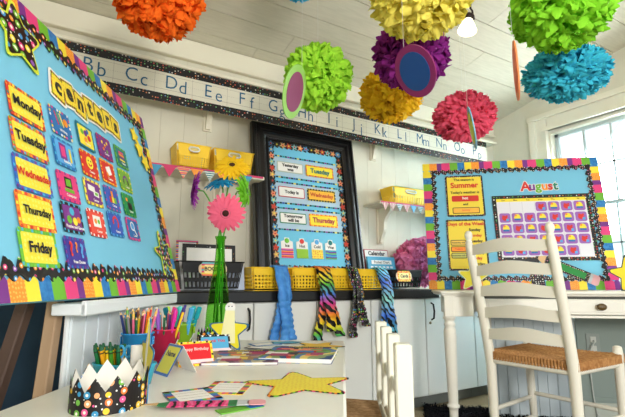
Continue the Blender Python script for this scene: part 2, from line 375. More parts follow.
for (u0, u1, z, lab) in ((176, 211, ZS1, 'yellow perforated basket on the left shelf, the one nearer the striped board'), (214, 254, ZS1, 'yellow perforated basket on the left shelf touching the black frame side'),
                         (392, 427, ZS2, 'yellow perforated basket on the right shelf, nearer the black frame'), (429, 468, ZS2, 'yellow perforated basket on the right shelf, partly behind the wide calendar board')):
    a, b = wx(u0, 160, 2.41), wx(u1, 160, 2.41) ; L = b-a
    basket(L, .15, .135 if u0 < 300 else .12, YB1, lab, T((a+b)/2, 2.487, z+.001), g, WH, nx=12, nd=6, ny=5, top=.5)
cl = glass((170, 215, 190), .25, 1.2)
mb = MB()
# clear green bin sits behind on the right shelf
t = basket(.62, .030, .17, mat((165, 205, 180), .3, .5, 0, .4), 'pale green translucent bin standing behind the yellow baskets on the right shelf', T(2.60, 2.583, ZS2+.001), None, None, nx=2, nd=1, ny=1, top=.2, name='storage_bin')
ZC = .756
gy = 'yellow baskets in a row on the black counter'
for (u0, u1, lab) in ((256, 279, 'yellow perforated basket at the left end of the counter row, beside plain blue strips'), (297, 318, 'yellow perforated basket on the counter behind the rainbow zebra border strips'),
                      (335, 352, 'yellow perforated basket on the counter behind the black dotted border strips'), (361, 377, 'yellow perforated basket on the counter behind the blue zebra border strips')):
    a, b = wx(u0-7, 280, 2.24), wx(u1+10, 280, 2.24); basket((b-a)*.90, .16, .125, YB1, lab, T((a+b)/2, 2.31, ZC), gy, None, nx=9, nd=6, ny=4, top=.28)
BKM = mat((18, 18, 20), .4)
a, b = wx(178, 280, 2.25), wx(243, 280, 2.25); xb = (a+b)/2
basket(b-a, .24, .15, BKM, 'wide black slatted basket behind the green vase', T(xb, 2.36, ZC), None, None, nx=14, nd=8, ny=2, top=.3)
a2, b2 = wx(393, 280, 2.26), wx(424, 280, 2.26); xr = (a2+b2)/2
basket(.28, .16, .125, BKM, 'black basket with a framed name tag at the right end of the counter', T(xr-.03, 2.32, ZC), None, None, nx=9, nd=6, ny=2, top=.3)
# name tags hanging on the black baskets
def nametag(M, w, h, label, frame, txt):
    t = MB(); t.plate(rrect(w*1.25, h*.75, h*.3), 0, .002, mat((240, 215, 180), .5)); t.plate(rrect(w, h, .008), .002, .004, frame); t.plate(rrect(w*.78, h*.62, .006), .004, .005, mat((250, 226, 150), .5))
    t.text(txt, h*.4, INK, T(0, 0, .0055), .03); tag(t.build('basket_name_tag', None, M), label, 'tag')
nametag(T(xb-.0, 2.238, ZC+.112) @ R(84, 'X'), .12, .07, 'orange striped oval name tag reading BOOKS on the wide black basket', stripes([(240, 120, 90), (250, 210, 90), (220, 70, 120), (110, 190, 200)], 9, 1, 0), 'BOOKS')
nametag(T(xr-.07, 2.232, ZC+.085) @ R(84, 'X'), .11, .07, 'red and yellow framed name tag on the right black basket', dots((236, 90, 50), [(250, 220, 80)], 60, .4, white=False, ring=False), 'Cards')
# cards standing inside / behind the black baskets
def upright(name, label, cat, M, w, h, th, m, rim=None, rimw=.012, extra=None, group=None):
    mb = MB(); mb.box((0, 0, h/2), (w, th, h), rim or m)
    if rim: mb.box((0, -th/2-.0005, h/2), (w-2*rimw, .002, h-2*rimw), m)
    if extra: extra(mb)
    return tag(mb.build(name, None, M), label, cat, group)
W1 = mat((244, 242, 238), .6)
a, b = wx(180, 250, 2.40), wx(196, 250, 2.40)
upright('bordered_card', 'white card with striped border standing at the left back of the wide black basket', 'card', T(a+.045, 2.40, ZC+.004) @ R(-6, 'X'), .12, .27, .004, W1, stripes([(230, 90, 130), (90, 160, 200), (250, 170, 60), (80, 60, 90)], 12, 2, 0))
def zz(mb):
    for k in range(13): mb.box((-.15+.025*k, -.004, .275), (.012, .002, .012), BLK, bev=0)
upright('bordered_card', 'wide white card with zigzag dotted border standing in the wide black basket', 'card', T(xb+.03, 2.375, ZC+.004) @ R(-6, 'X'), .30, .25, .004, W1, DOTM, .022)
for k in range(6):
    upright('file_folder', 'white file standing on edge inside the wide black basket', 'folder', T(xb-.10+.05*k, 2.33-.012*(k % 3), ZC+.004) @ R(-5-3*(k % 2), 'X'), .11, .11+.01*(k % 3), .003, mat((225-6*k, 228-4*k, 232), .6), None, group='white files in the wide black basket')
def tx1(mb):
    mb.box((0, -.007, .185), (.18, .002, .028), W1); mb.text('Pocket Chart', .026, INK, T(0, -.0085, .185) @ R(90, 'X')); mb.box((-.0, -.007, .12), (.05, .002, .03), YEL)
    for k in range(6): mb.box((-.09+.035*k, -.007, .15), (.022, .002, .014), mat((235, 240, 245), .6))
upright('card_set', 'light blue boxed card set standing on the counter right of the frame', 'card set', T(wx(383, 262, 2.44), 2.43, ZC+.002) @ R(-10, 'X'), .25, .225, .012, mat((90, 176, 214), .5), None, extra=tx1)
def tx2(mb):
    mb.text('Calendar', .042, INK, T(0, -.007, .25) @ R(90, 'X'), .03)
upright('card_set', 'white card set with black lettering standing behind the light blue one', 'card set', T(wx(379, 258, 2.48), 2.475, ZC+.002) @ R(-9, 'X'), .22, .28, .008, W1, mat((180, 70, 80), .5), .006, tx2)
# ================= ROLLS OF BORDER TRIM HANGING OVER THE COUNTER EDGE =================
def trim_roll(u, ztop, strips, m, label, w=.07, amp=.008, edge=None):
    t = thing('border_trim_strips', label, 'border trim', T(wx(u, 280, 2.15), 2.15, 0), 'border trim strips hanging from the yellow baskets')
    for k, (dx, zb, tw, yy) in enumerate(strips):
        vs, fs = [], []; n = 46; z0 = ztop
        path = [(.11, ztop-.03), (.10, ztop+.006), (.08, ztop+.012), (.055, ztop+.004), (.03, ztop-.05), (.0, ztop-.12), (-.002, ztop-.17)]
        L = [Vector((0, p[0], p[1])) for p in path]+[Vector((0, -.004+.006*math.sin(q*.9), ztop-.17-(ztop-.17-zb)*q/12)) for q in range(1, 13)]
        tot = len(L)-1
        for i in range(n+1):
            f = i/n*tot; a = min(int(f), tot-1); p = L[a].lerp(L[a+1], f-a); fr = i/n
            cx = dx*(.4+.6*fr)+.012*math.sin(fr*5+k*2)+tw*fr; sc = amp*abs(math.sin(i*.75))
            ca = .5*math.sin(fr*3+k)
            for s, e in ((-1, 1), (1, 1)):
                vs.append((cx+s*(w/2+sc)*math.cos(ca), p.y+s*(w/2)*math.sin(ca)*.35-yy, p.z))
        fs = [(2*i, 2*i+1, 2*i+3, 2*i+2) for i in range(n)]
        mb = MB(); mb.add(vs, fs, m, smooth=True); o = mb.build('strip', t); md = o.modifiers.new('thick', 'SOLIDIFY'); md.thickness = .003
TB = ZC+.125
B1 = noisy((60, 130, 214), (86, 158, 232), 30, .5)
trim_roll(284, TB, [(-.034, .475, -.012, .0), (.036, .50, .0, .012), (-.012, .455, .0, .02)], B1, 'plain bright blue scalloped border strips hanging over the counter edge', .044, .009)
ZB = zebra([(60, 150, 220), (90, 190, 60), (250, 220, 50), (240, 130, 40), (220, 60, 140), (70, 120, 220), (90, 190, 60), (250, 220, 50), (230, 60, 50)], 11, .46, .90, 5, .42)
trim_roll(326, TB, [(-.034, .465, -.015, .0), (.036, .50, .04, .012), (.0, .53, .01, .02)], ZB, 'rainbow zebra striped border strips hanging over the counter edge', .055, .006)
trim_roll(356, TB, [(-.02, .485, -.0, .0), (.03, .545, .02, .012)], dots((20, 18, 22), POP+[(240, 240, 240)], 70, .3, white=True, ring=False), 'black border strips with coloured dots hanging over the counter edge', .05, .008)
ZB2 = zebra([(60, 110, 220), (110, 210, 230), (70, 120, 230), (150, 220, 210), (60, 100, 220), (120, 220, 230)], 13, .4, .9, 5, .36)
trim_roll(386, TB, [(-.04, .44, -.0, .0), (.035, .40, .015, .012), (-.005, .46, .0, .02)], ZB2, 'blue and black zebra striped border strips hanging over the counter edge', .052, .007)
# ================= BORDERS FOR THE BOARDS =================
BF = [noisy((32, 112, 182), (60, 140, 205), 60, .5), GRN, PINK, PUR, dots((250, 150, 40), [(255, 190, 90)], 110, .3, white=False, ring=False), YEL]
CYC = [(0, .045), (1, .05), (2, .055), (3, .03), (4, .05), (5, .045)]
def striped(mb, L, h, M, z, start=0, scale=1.0):          # runs along x from 0 to L, tabs point to +y
    x = 0; k = start
    while x < L-1e-6:
        ci, w = CYC[k % 6]; w = min(w*scale, L-x)
        mb.plate([(x, 0), (x+w, 0), (x+w, h*.82), (x+w*.8, h*.97), (x+w*.5, h*1.03), (x+w*.2, h*.97), (x, h*.82)], z, z+.0012, BF[ci], M)
        x += w; k += 1
def wavy(mb, x0, x1, y, wd, amp, per, z, m, M):
    n = max(8, int((x1-x0)/per*8)); t, b = [], []
    for i in range(n+1):
        x = x0+(x1-x0)*i/n; ph = 2*PI*x/per
        t.append((x, y+wd/2+amp*math.sin(ph)+amp*.5*math.sin(2*ph+.6), z)); b.append((x, y-wd/2+amp*.7*math.sin(ph+1.2), z))
    vs = t+b+[(p[0], p[1], z+.0015) for p in t+b]; N = n+1; fs = []
    for i in range(n):
        fs += [(2*N+i, 3*N+i, 3*N+i+1, 2*N+i+1), (i, i+1, N+i+1, N+i), (i, 2*N+i, 2*N+i+1, i+1), (N+i, N+i+1, 3*N+i+1, 3*N+i)]
    mb.add(vs, fs, m, M)
def board(label, M, Wd, Ht, sh, dm, dw, start, cat='bulletin board'):
    t = thing('bulletin_board', label, cat, M)
    mb = MB(); mb.box((Wd/2, Ht/2, -.008), (Wd, Ht, .014), SKYB); mb.build('backing', t)
    mb = MB(); z = .0005
    striped(mb, Wd, sh, I4, z, start); striped(mb, Wd, sh, T(Wd, Ht, 0) @ R(180, 'Z'), z, start+2)
    striped(mb, Ht-2*sh, sh, T(Wd, sh, 0) @ R(90, 'Z'), z, start+4); striped(mb, Ht-2*sh, sh, T(0, Ht-sh, 0) @ R(-90, 'Z'), z, start+1)
    mb.build('striped_border', t)
    mb = MB(); c = sh+dw*.35
    wavy(mb, sh*.9, Wd-sh*.9, c, dw, dw*.28, .043, .002, dm, I4); wavy(mb, sh*.9, Wd-sh*.9, c, dw, dw*.28, .043, .002, dm, T(Wd, Ht, 0) @ R(180, 'Z'))
    wavy(mb, sh*.9, Ht-sh*.9, c, dw, dw*.28, .043, .0025, dm, T(Wd, 0, 0) @ R(90, 'Z')); wavy(mb, sh*.9, Ht-sh*.9, c, dw, dw*.28, .043, .0025, dm, T(0, Ht, 0) @ R(-90, 'Z'))
    mb.build('dotted_border', t)
    return t
def icon(mb, items, z, M):
    for it in items:
        k, x, y = it[0], it[1], it[2]; z += .0002
        if k == 'c': mb.plate(circ(it[3], x, y, 14), z-.0002, z, it[4], M)
        if k == 'b': mb.plate([(-it[3]/2, -it[4]/2), (it[3]/2, -it[4]/2), (it[3]/2, it[4]/2), (-it[3]/2, it[4]/2)], z-.0002, z, it[5], M @ T(x, y, 0) @ R(it[6] if len(it) > 6 else 0, 'Z'))
        if k == 's': mb.plate(star(it[3], it[3]*.5, x, y), z-.0002, z, it[4], M)
        if k == 'r':
            a0, a1 = it[5], it[6]; q = [math.radians(a0+(a1-a0)*i/10) for i in range(11)]; w = it[3]
            mb.plate([(x+w*math.cos(a), y+w*math.sin(a)) for a in q]+[(x+w*.6*math.cos(a), y+w*.6*math.sin(a)) for a in q[::-1]], z-.0002, z, it[4], M)
def bead_edge(mb, w, h, cols, z, M, step=.011, sz=.007):
    i = 0
    for sx, L, ax in ((1, w, 0), (-1, w, 0), (1, h, 1), (-1, h, 1)):
        n = int(L/step)
        for k in range(n):
            p = -L/2+(k+.5)*L/n; x, y = (p, sx*(h/2-sz*.45)) if ax == 0 else (sx*(w/2-sz*.45), p)
            mb.plate([(x-sz/2, y-sz/2), (x+sz/2, y-sz/2), (x+sz/2, y+sz/2), (x-sz/2, y+sz/2)], z, z+.0002, cols[i % len(cols)], M); i += 1
def card(name, label, cat, BM, cx, cy, w, h, edge, face, group, items=(), text=None, tsize=.02, tcol=None, bold=.02, beads=None, rot=0, inset=.008, ty=0, wide=1, r=.008):
    mb = MB(); mb.plate(rrect(w, h, r), 0, .0015, edge)
    if beads: bead_edge(mb, w, h, beads, .0015, I4)
    mb.plate(rrect(w-2*inset, h-2*inset, r*.6), .0016, .002, face)
    icon(mb, items, .0022, I4)
    if text: mb.text(text, tsize, tcol or INK, T(0, ty, .0045), bold, wide)
    o = mb.build(name, None, BM @ T(cx, cy, .003) @ R(rot, 'Z')); return tag(o, label, cat, group)
# ================= CENTERS BOARD ON THE LEFT =================
LN = math.radians(15.5)
up = -RT*math.sin(LN)+Vector((0, 0, math.cos(LN)))
CB = basis(W(.70, -.562, .762), HD, up)
board('huge tilted blue board headed Centers with striped and black dotted borders, on the left easel', CB, 1.2, .80, .052, DOT, .034, 1)
def cs(s): return 1.2-s
tb = MB(); SC = [(.732, .600, 'c', -12), (.672, .607, 'e', 6), (.612, .598, 'n', -8), (.548, .612, 't', 5), (.484, .612, 'e', -7), (.420, .622, 'r', 4), (.358, .618, 's', -8)]
for s, y, ch, ro in SC: tb.plate(rrect(.083, .096, .012), 0, .001, W1, T(cs(s), y, 0) @ R(ro, 'Z'))
for s, y, ch, ro in SC:
    m = T(cs(s), y, 0) @ R(ro, 'Z'); tb.plate(rrect(.066, .082, .004), .001, .0015, stripes([(20, 18, 20), (220, 60, 50), (20, 18, 20), (250, 220, 60), (20, 18, 20), (110, 180, 60)], 26, 0, 2), m)
    tb.plate(rrect(.055, .068, .003), .0015, .002, dots((250, 222, 60), [(236, 200, 40)], 90, .3, white=False, ring=False), m); tb.text(ch, .072, BLK, m @ T(0, .004, .0025), .045)
tag(tb.build('title_sign', None, CB @ T(0, 0, .003)), 'yellow letter-tile cutout spelling Centers across the left board', 'sign')
LIME = dots((246, 226, 60), [(232, 236, 110)], 80, .3, white=False, ring=False)
gd = 'weekday cards on the Centers board'
for s, y, nm, ed, bd, de in ((.905, .466, 'Monday', (214, 60, 40), [RED, ORA, YEL, TEAL], 'red'), (.915, .375, 'Tuesday', (228, 90, 50), [GRN, ORA, PUR, SKY], 'green and orange'),
                             (.925, .285, 'Wednesday', (60, 110, 200), [BLU, PUR, SKY], 'blue and purple'), (.938, .197, 'Thursday', (236, 120, 50), [RED, ORA, YEL], 'orange leaf'), (.950, .113, 'Friday', (110, 190, 60), [GRN, SKY, GRN], 'green')):
    card('weekday_card', 'yellow weekday card reading %s with %s edge on the Centers board' % (nm, de), 'card', CB, cs(s), y, .132, .083, mat(ed), LIME, gd, (), nm, .033 if len(nm) < 8 else .026, INK if nm != 'Wednesday' else RED, .035, bd, inset=.0085)
ga = 'activity cards on the Centers board'
LB, DP = mat((90, 170, 230)), mat((70, 60, 160))
acts = [(.755, .482, BLU, BLU, [YEL, PINK, BLU, W1], 'blue card with slanting pencils, top of the leftmost column', [('b', -.02, .01, .005, .04, RED, 20), ('b', -.008, .01, .005, .04, GRN, 20), ('b', .004, .01, .005, .04, YEL, 20), ('c', .022, .008, .012, ORA)]),
        (.765, .390, BLU, LB, [BLU, SKY], 'light blue card with a storybook and yellow crayon', [('b', -.008, .004, .032, .045, PUR), ('b', -.008, .004, .02, .03, PINK), ('b', .026, .0, .009, .04, YEL)]),
        (.777, .292, PINK, PINK, [PINK, PUR], 'hot pink card with a dark computer', [('b', 0, .012, .034, .03, BLK), ('b', 0, .012, .024, .02, GRN), ('b', 0, -.01, .044, .01, GRN)]),
        (.787, .206, BLK, PUR, [BLK, SKY], 'purple card with three puzzle pieces', [('c', -.0, .018, .011, SKY), ('c', -.018, -.006, .011, GRN), ('c', .008, -.008, .011, YEL), ('c', .026, -.002, .009, ORA)]),
        (.800, .114, DP, DP, [PUR, BLU], 'dark purple card with question marks', []),
        (.618, .490, TEAL, YEL, [TEAL, BLU], 'yellow card with a colourful cluster of shapes', [('c', 0, .012, .01, PUR), ('c', -.02, .012, .009, GRN), ('c', .018, 0, .01, RED), ('c', -.006, -.012, .009, ORA), ('c', .012, .02, .008, BLU)]),
        (.628, .397, RED, RED, [RED, YEL], 'red card with a smiling yellow face', [('c', 0, .006, .02, YEL), ('c', -.007, .012, .003, BLK), ('c', .007, .012, .003, BLK), ('r', 0, .006, .012, RED, 200, 340)]),
        (.640, .306, YEL, PUR, [YEL, PUR], 'purple card with white word blocks', [('b', -.01, .012, .04, .018, W1, -5), ('b', .014, -.002, .03, .016, W1, -5), ('b', .014, -.002, .018, .009, GRN)]),
        (.656, .210, RED, mat((235, 80, 60)), [RED, W1], 'red fringed card with a white picture frame', [('b', 0, .006, .044, .034, W1), ('c', -.008, .006, .008, ORA), ('c', .01, .006, .007, GRN)]),
        (.492, .496, PUR, PUR, [RED, PUR], 'plum card with scattered yellow beads', [('c', -.016, .016, .006, YEL), ('c', .002, .008, .006, YEL), ('c', .018, .02, .006, YEL), ('c', .01, -.012, .006, GRN), ('c', -.014, -.008, .006, ORA), ('b', 0, .004, .04, .003, RED, 35)]),
        (.503, .405, RED, RED, [ORA, YEL], 'red card with a white dog-eared page', [('b', .002, .006, .034, .03, W1, 18), ('b', -.01, -.01, .012, .016, ORA, 30)]),
        (.515, .312, BLU, mat((60, 90, 190)), [BLU, PINK], 'blue card with red and yellow building blocks', [('b', -.014, -.004, .014, .02, RED), ('b', .002, -.004, .014, .02, YEL), ('b', .018, -.004, .014, .02, GRN), ('b', .0, .016, .014, .02, ORA)]),
        (.528, .225, BLU, mat((50, 90, 190)), [BLU, LB], 'blue card with a red horseshoe magnet', [('r', 0, .006, .022, RED, -60, 200)]),
        (.360, .500, GRN, TEAL, [GRN, TEAL], 'teal card with a stack of striped books', [('b', 0, .018, .04, .008, PINK), ('b', 0, .008, .044, .008, ORA), ('b', 0, -.002, .04, .008, PUR), ('b', 0, -.012, .044, .006, YEL)]),
        (.370, .408, GRN, mat((120, 170, 60)), [GRN, YEL], 'green card with a music headset picture', [('r', 0, .0, .02, PUR, 0, 180), ('b', -.018, -.006, .008, .016, BLK), ('b', .018, -.006, .008, .016, BLK)]),
        (.382, .315, mat((20, 140, 80)), mat((20, 140, 80)), [GRN, mat((20, 140, 80))], 'deep green card with a chalkboard', [('b', .004, -.004, .034, .026, BLK), ('b', -.016, .018, .014, .012, ORA)]),
        (.392, .226, PINK, BLU, [PINK, BLU], 'pink edged blue card with a white magnifying glass', [('c', -.004, .01, .017, W1), ('c', -.004, .01, .012, LB), ('b', .014, -.012, .006, .026, W1, 40)])]
for s, y, ed, fc, bd, de, ic in acts:
    o = card('activity_card', de+' on the Centers board', 'card', CB, cs(s), y, .098, .080, ed, fc, ga, ic, None, beads=bd)
    tx = MB(); tx.text({'blue card with slanting': 'Writing', 'light blue card with': 'Reading', 'hot pink card': 'Computer', 'purple card with three': 'Puzzles and Games', 'dark purple card': 'Free Choice'}.get(next((k for k in ('blue card with slanting', 'light blue card with', 'hot pink card', 'purple card with three', 'dark purple card') if de.startswith(k)), ''), 'Center'), .011, W1, T(0, -.025, .005), .03)
    if de.startswith('dark purple'):
        tx.text('?', .05, RED, T(-.025, .006, .004), .04); tx.text('?', .05, LB, T(.024, .004, .004), .04); tx.text('?', .036, ORA, T(0, .012, .004), .04)
    tx.build('lettering', o)
GE = mat((216, 228, 60), .5)
def cut_star(name, label, M, Ro, face, rim=GE, group=None, ratio=.5, th=.002, rot=90, cat='star cutout'):
    mb = MB(); mb.plate(star(Ro, Ro*ratio, rot=rot), 0, th, rim); mb.plate(star(Ro*.88, Ro*.88*ratio, rot=rot), th, th+.0008, face)
    return tag(mb.build(name, None, M), label, cat, group)
cut_star('star_cutout', 'large black star with coloured dots at the top left of the Centers board', CB @ T(cs(.89), .668, .006), .10, dots((24, 20, 16), POP, 34, .36), rot=20, ratio=.56)
cut_star('star_cutout', 'black dotted star low at the far right edge of the Centers board', CB @ T(cs(.128), .155, .006), .098, dots((24, 20, 16), POP, 50, .36), rot=100, ratio=.45)
for k, (s, y, r_) in enumerate(((.170, .655, .04), (.150, .60, .046), (.118, .55, .042))):
    cut_star('star_cutout', ('upper', 'middle', 'lowest')[k]+' of three small yellow stars near the upper right of the Centers board', CB @ T(cs(s), y, .006+.002*k), r_, YEL, mat((232, 190, 40)), 'small yellow stars on the Centers board', .55, .0015, 80+20*k)
# ---- the easel that carries it
EM = basis(W(.70, -.562, .762), HD, up)
t = thing('easel', 'wooden leg easel with white tray and hanging white panel under the left board', 'easel', T(*W(1.2, -.70, 0)))
ei = T(*W(1.2, -.70, 0)).inverted()
def wb(mb, p, q, w, d, m):                      # a squared bar between two points
    p, q = Vector(p), Vector(q); z = (q-p).normalized(); x = z.cross(RT).normalized(); y = z.cross(x); L = (q-p).length
    M = Matrix.Identity(4)
    for i in range(3): M[i][0], M[i][1], M[i][2], M[i][3] = x[i], y[i], z[i], ((p+q)/2)[i]
    mb.box((0, 0, 0), (w, d, L), m, ei @ M, bev=.003)
wood1 = noisy((186, 158, 128), (160, 132, 104), 8, .6, .1, (1, 1, .15)); wood2 = noisy((96, 76, 66), (74, 58, 52), 8, .6, .1, (1, 1, .15))
for nm, p, q, m in (('leg', W(1.03, -.63, 0), W(1.13, -.645, .755), wood1), ('leg', W(1.85, -.63, 0), W(1.78, -.645, .755), wood1), ('leg', W(.98, -.80, 0), W(1.10, -.70, .755), wood2), ('leg', W(1.9, -.95, 0), W(1.80, -.72, .755), wood2)):
    mb = MB(); wb(mb, p, q, .032, .03, m); mb.build(nm, t)
mb = MB(); L0, L1 = W(1.10, -.60, .742), W(1.84, -.60, .742)
M = ei @ basis((0, 0, 0), HD, (0, 0, 1))
def hb(d0, d1, l, z, th, h, m, mb, bev=.003): mb.box(((d0+d1)/2, z, l), (d1-d0, h, th), m, ei @ basis((0, 0, 0), HD, (0, 0, 1)), bev=bev)
EW = mat((226, 232, 236), .5)
hb(1.08, 1.80, -.585, .735, .085, .028, EW, mb); hb(1.08, 1.80, -.55, .738, .014, .036, EW, mb); mb.build('tray', t)
mb = MB(); hb(1.13, 1.76, -.615, .50, .012, .44, EW, mb)
for k in range(9): hb(1.14+.07*k, 1.203+.07*k, -.607, .50, .006, .44, mat((222, 230, 236), .55), mb, .001)
mb.build('panel', t)
mb = MB(); hb(1.08, 1.86, -.66, .30, .02, .04, wood1, mb); mb.build('crossbar', t)
# ================= BLACK FRAMED CHART =================
FU = Vector((0, .138, .9904)).normalized(); FM = basis(Vector((1.0, 2.42, .757)), (1, 0, 0), FU)
t = thing('framed_chart', 'tall black moulded frame around a blue weekday chart, leaning on the back wall', 'picture frame', FM)
mb = MB(); x0, x1, y0, y1 = .062, .86, 0, 1.095; ix0, ix1, iy0, iy1 = .175, .757, .105, .985
def fr_ring(a, z0, z1, m):
    X0, X1, Y0, Y1 = x0+(ix0-x0)*a[0], x1+(ix1-x1)*a[0], y0+(iy0-y0)*a[0], y1+(iy1-y1)*a[0]
    U0, U1, V0, V1 = x0+(ix0-x0)*a[1], x1+(ix1-x1)*a[1], y0+(iy0-y0)*a[1], y1+(iy1-y1)*a[1]
    O_ = [(X0, Y0), (X1, Y0), (X1, Y1), (X0, Y1)]; I_ = [(U0, V0), (U1, V0), (U1, V1), (U0, V1)]
    vs = [(p[0], p[1], z0) for p in O_]+[(p[0], p[1], z1) for p in I_]
    mb.add(vs, [(i, (i+1) % 4, 4+(i+1) % 4, 4+i) for i in range(4)], m)
FB = mat((20, 21, 24), .3, .5)
prof = [(0, -.02), (0, .018), (.08, .03), (.2, .032), (.25, .022), (.42, .026), (.58, .038), (.66, .038), (.72, .024), (.88, .014), (.92, .02), (1, .018), (1, -.004)]
for i in range(len(prof)-1): fr_ring((prof[i][0], prof[i+1][0]), prof[i][1], prof[i+1][1], FB)
mb.box(((x0+x1)/2, (y0+y1)/2, -.014), (x1-x0-.002, y1-y0-.002, .012), FB); mb.build('frame', t)
mb = MB(); mb.box(((ix0+ix1)/2, (iy0+iy1)/2, -.004), (ix1-ix0, iy1-iy0, .006), mat((118, 200, 232), .75, .2))
for y in (.881, .732, .697, .554, .520, .379): pass
mb.build('backing', t)
mb = MB(); zz_ = .0015
for k, (a, b) in enumerate((((ix0+.045), .945), )):
    pass
wd = .048
for (L, M_) in ((ix1-ix0, T(ix0, iy0, 0)), (ix1-ix0, T(ix1, iy1, 0) @ R(180, 'Z')), (iy1-iy0, T(ix1, iy0, 0) @ R(90, 'Z')), (iy1-iy0, T(ix0, iy1, 0) @ R(-90, 'Z'))):
    wavy(mb, 0, L, .02, .042, .006, .036, .0, BLK, M_)
    n = int(L/.042)
    for k in range(n): mb.plate(star(.025, .012, (k+.5)*L/n, .023, rot=90+13*(k % 5)), .002+.0004*(k % 2), .003+.0004*(k % 2), [mat((232, 150, 110)), mat((90, 150, 200)), mat((60, 50, 46)), mat((214, 170, 110)), mat((206, 80, 60)), mat((130, 190, 190))][(k*5+n) % 6], M_); mb.plate(circ(.006, (k+.5)*L/n, .023, 8), .0035, .004, YEL if k % 2 else RED, M_)
mb.build('star_border', t)
mb = MB(); dc = [BLK, mat((60, 70, 180)), BLK, mat((160, 60, 160)), BLK, mat((40, 150, 160)), BLK, YEL]
for y in (.881, .732, .697, .554, .520, .379):
    for k in range(26): mb.plate([(.225+.0185*k, y-.005), (.240+.0185*k, y-.005), (.240+.0185*k, y+.005), (.225+.0185*k, y+.005)], .0, .0015, dc[(k*3+int(y*50)) % 8])
for y in (.806, .626, .449): mb.box((.463, y, -.0002), (.51, .13, .001), mat((176, 204, 224), .6))
mb.build('pocket_rows', t)
gc = 'word cards in the black framed chart'; GY = mat((190, 195, 175), .5)
for y, txt, ed, de in ((.806, ('Yesterday', 'was'), GY, 'grey'), (.632, ('Today is',), mat((190, 60, 70)), 'red'), (.455, ('Tomorrow', 'will be'), mat((40, 130, 90)), 'green')):
    o = card('word_card', 'white %s-edged word card reading %s in the black frame' % (de, ' '.join(txt)), 'card', FM, .333, y, .195, .073, ed, W1, gc, (), None, inset=.006)
    tx = MB()
    for k, s_ in enumerate(txt): tx.text(s_, .03, BLK, T(0, (.013 if len(txt) > 1 else 0)-.028*k, .003), .04)
    tx.build('lettering', o)
for y, txt, ed, bd, de, tc in ((.806, 'Tuesday', ORA, [GRN, ORA, PUR, PINK], 'rainbow', TEAL), (.632, 'Wednesday', BLK, [BLK, YEL], 'black zebra', mat((200, 80, 40))), (.455, 'Thursday', ORA, [ORA, YEL, RED], 'orange', mat((190, 60, 90)))):
    card('word_card', 'yellow %s-edged word card reading %s in the black frame' % (de, txt), 'card', FM, .565, y, .225, .084, ed, YEL if txt != 'Wednesday' else mat((250, 190, 60)), gc, (), txt, .046 if len(txt) < 9 else .038, tc, .035, bd, inset=.01)
for k, (x, c1, de, wrd) in enumerate(((.277, stripes([(220, 60, 90), (250, 160, 70), (150, 80, 170), (235, 120, 170)], 11, 1, .5), 'pink and orange striped', 'Ice'), (.385, mat((150, 200, 60)), 'lime green', 'Hot'), (.497, dots((250, 222, 80), [(230, 120, 60)], 60, .25, white=False, ring=False), 'yellow dotted', 'Cold'), (.603, stripes([(50, 110, 200), (110, 190, 90), (110, 60, 160), (60, 170, 200)], 9, 1, 2), 'blue and green striped', 'Wet'))):
    mb = MB(); mb.plate([(-.042, -.06), (.042, -.06), (.042, .045), (.02, .052), (.016, .07), (-.016, .07), (-.02, .052), (-.042, .045)], 0, .0015, W1)
    mb.plate([(-.042, -.06), (.042, -.06), (.042, .0), (-.042, .0)], .0015, .003, c1); mb.plate(circ(.016, 0, .05), .0015, .003, [GRN, RED, LB, TEAL][k]); mb.text(wrd, .026, BLK, T(0, .018, .0032), .03)
    tag(mb.build('pocket_card', None, FM @ T(x, .255, .003)), 'small %s tab card along the bottom of the framed chart' % de, 'card', 'tab cards in the framed chart')
# ================= ALPHABET STRIP =================
AM = basis(Vector((-.32, 2.438, 1.80)), (1, 0, 0), (0, 0, 1)); AL = 3.57
t = thing('alphabet_strip', 'long white handwriting strip lettered Bb to Pp with black dotted edges under the ceiling', 'banner', AM)
AW = mat((222, 218, 200), .55); AI = mat((24, 92, 128), .5); LNm = mat((150, 140, 130), .6)
mb = MB(); mb.box((AL/2, .1125, -.004), (AL, .225, .004), AW)
for yy, th in ((.163, .0012), (.078, .0016)): mb.box((AL/2, yy, -.0018), (AL, th, .0006), LNm)
for k in range(300): mb.box((.006+k*.0119, .12, -.0018), (.006, .001, .0006), LNm)
for k in range(16): mb.box((.0+.107+.2125*k*1.0, .112, -.0018), (.0012, .12, .0006), LNm)
mb.build('paper', t)
ab = dots((14, 12, 12), [(220, 90, 70), (110, 180, 110), (230, 220, 210), (220, 130, 80), (90, 140, 180)], 60, .24, white=False, ring=False)
mb = MB(); mb.box((AL/2, .202, -.001), (AL, .046, .002), ab); mb.build('dotted_edge', t)
mb = MB(); mb.box((AL/2, .026, -.001), (AL, .052, .002), ab); mb.build('dotted_edge', t)
for k, ch in enumerate('BCDEFGHIJKLMNOP'):
    mb = MB(); X = .114+.32+.2141*k; mb.text(ch, .112, AI, T(X-.026, .121, .0), -.004, .9); mb.text(ch.lower(), .112, AI, T(X+.040, .107 if ch not in 'GJP' else .096, .0), -.004, .9); mb.build('letter_pair', t)
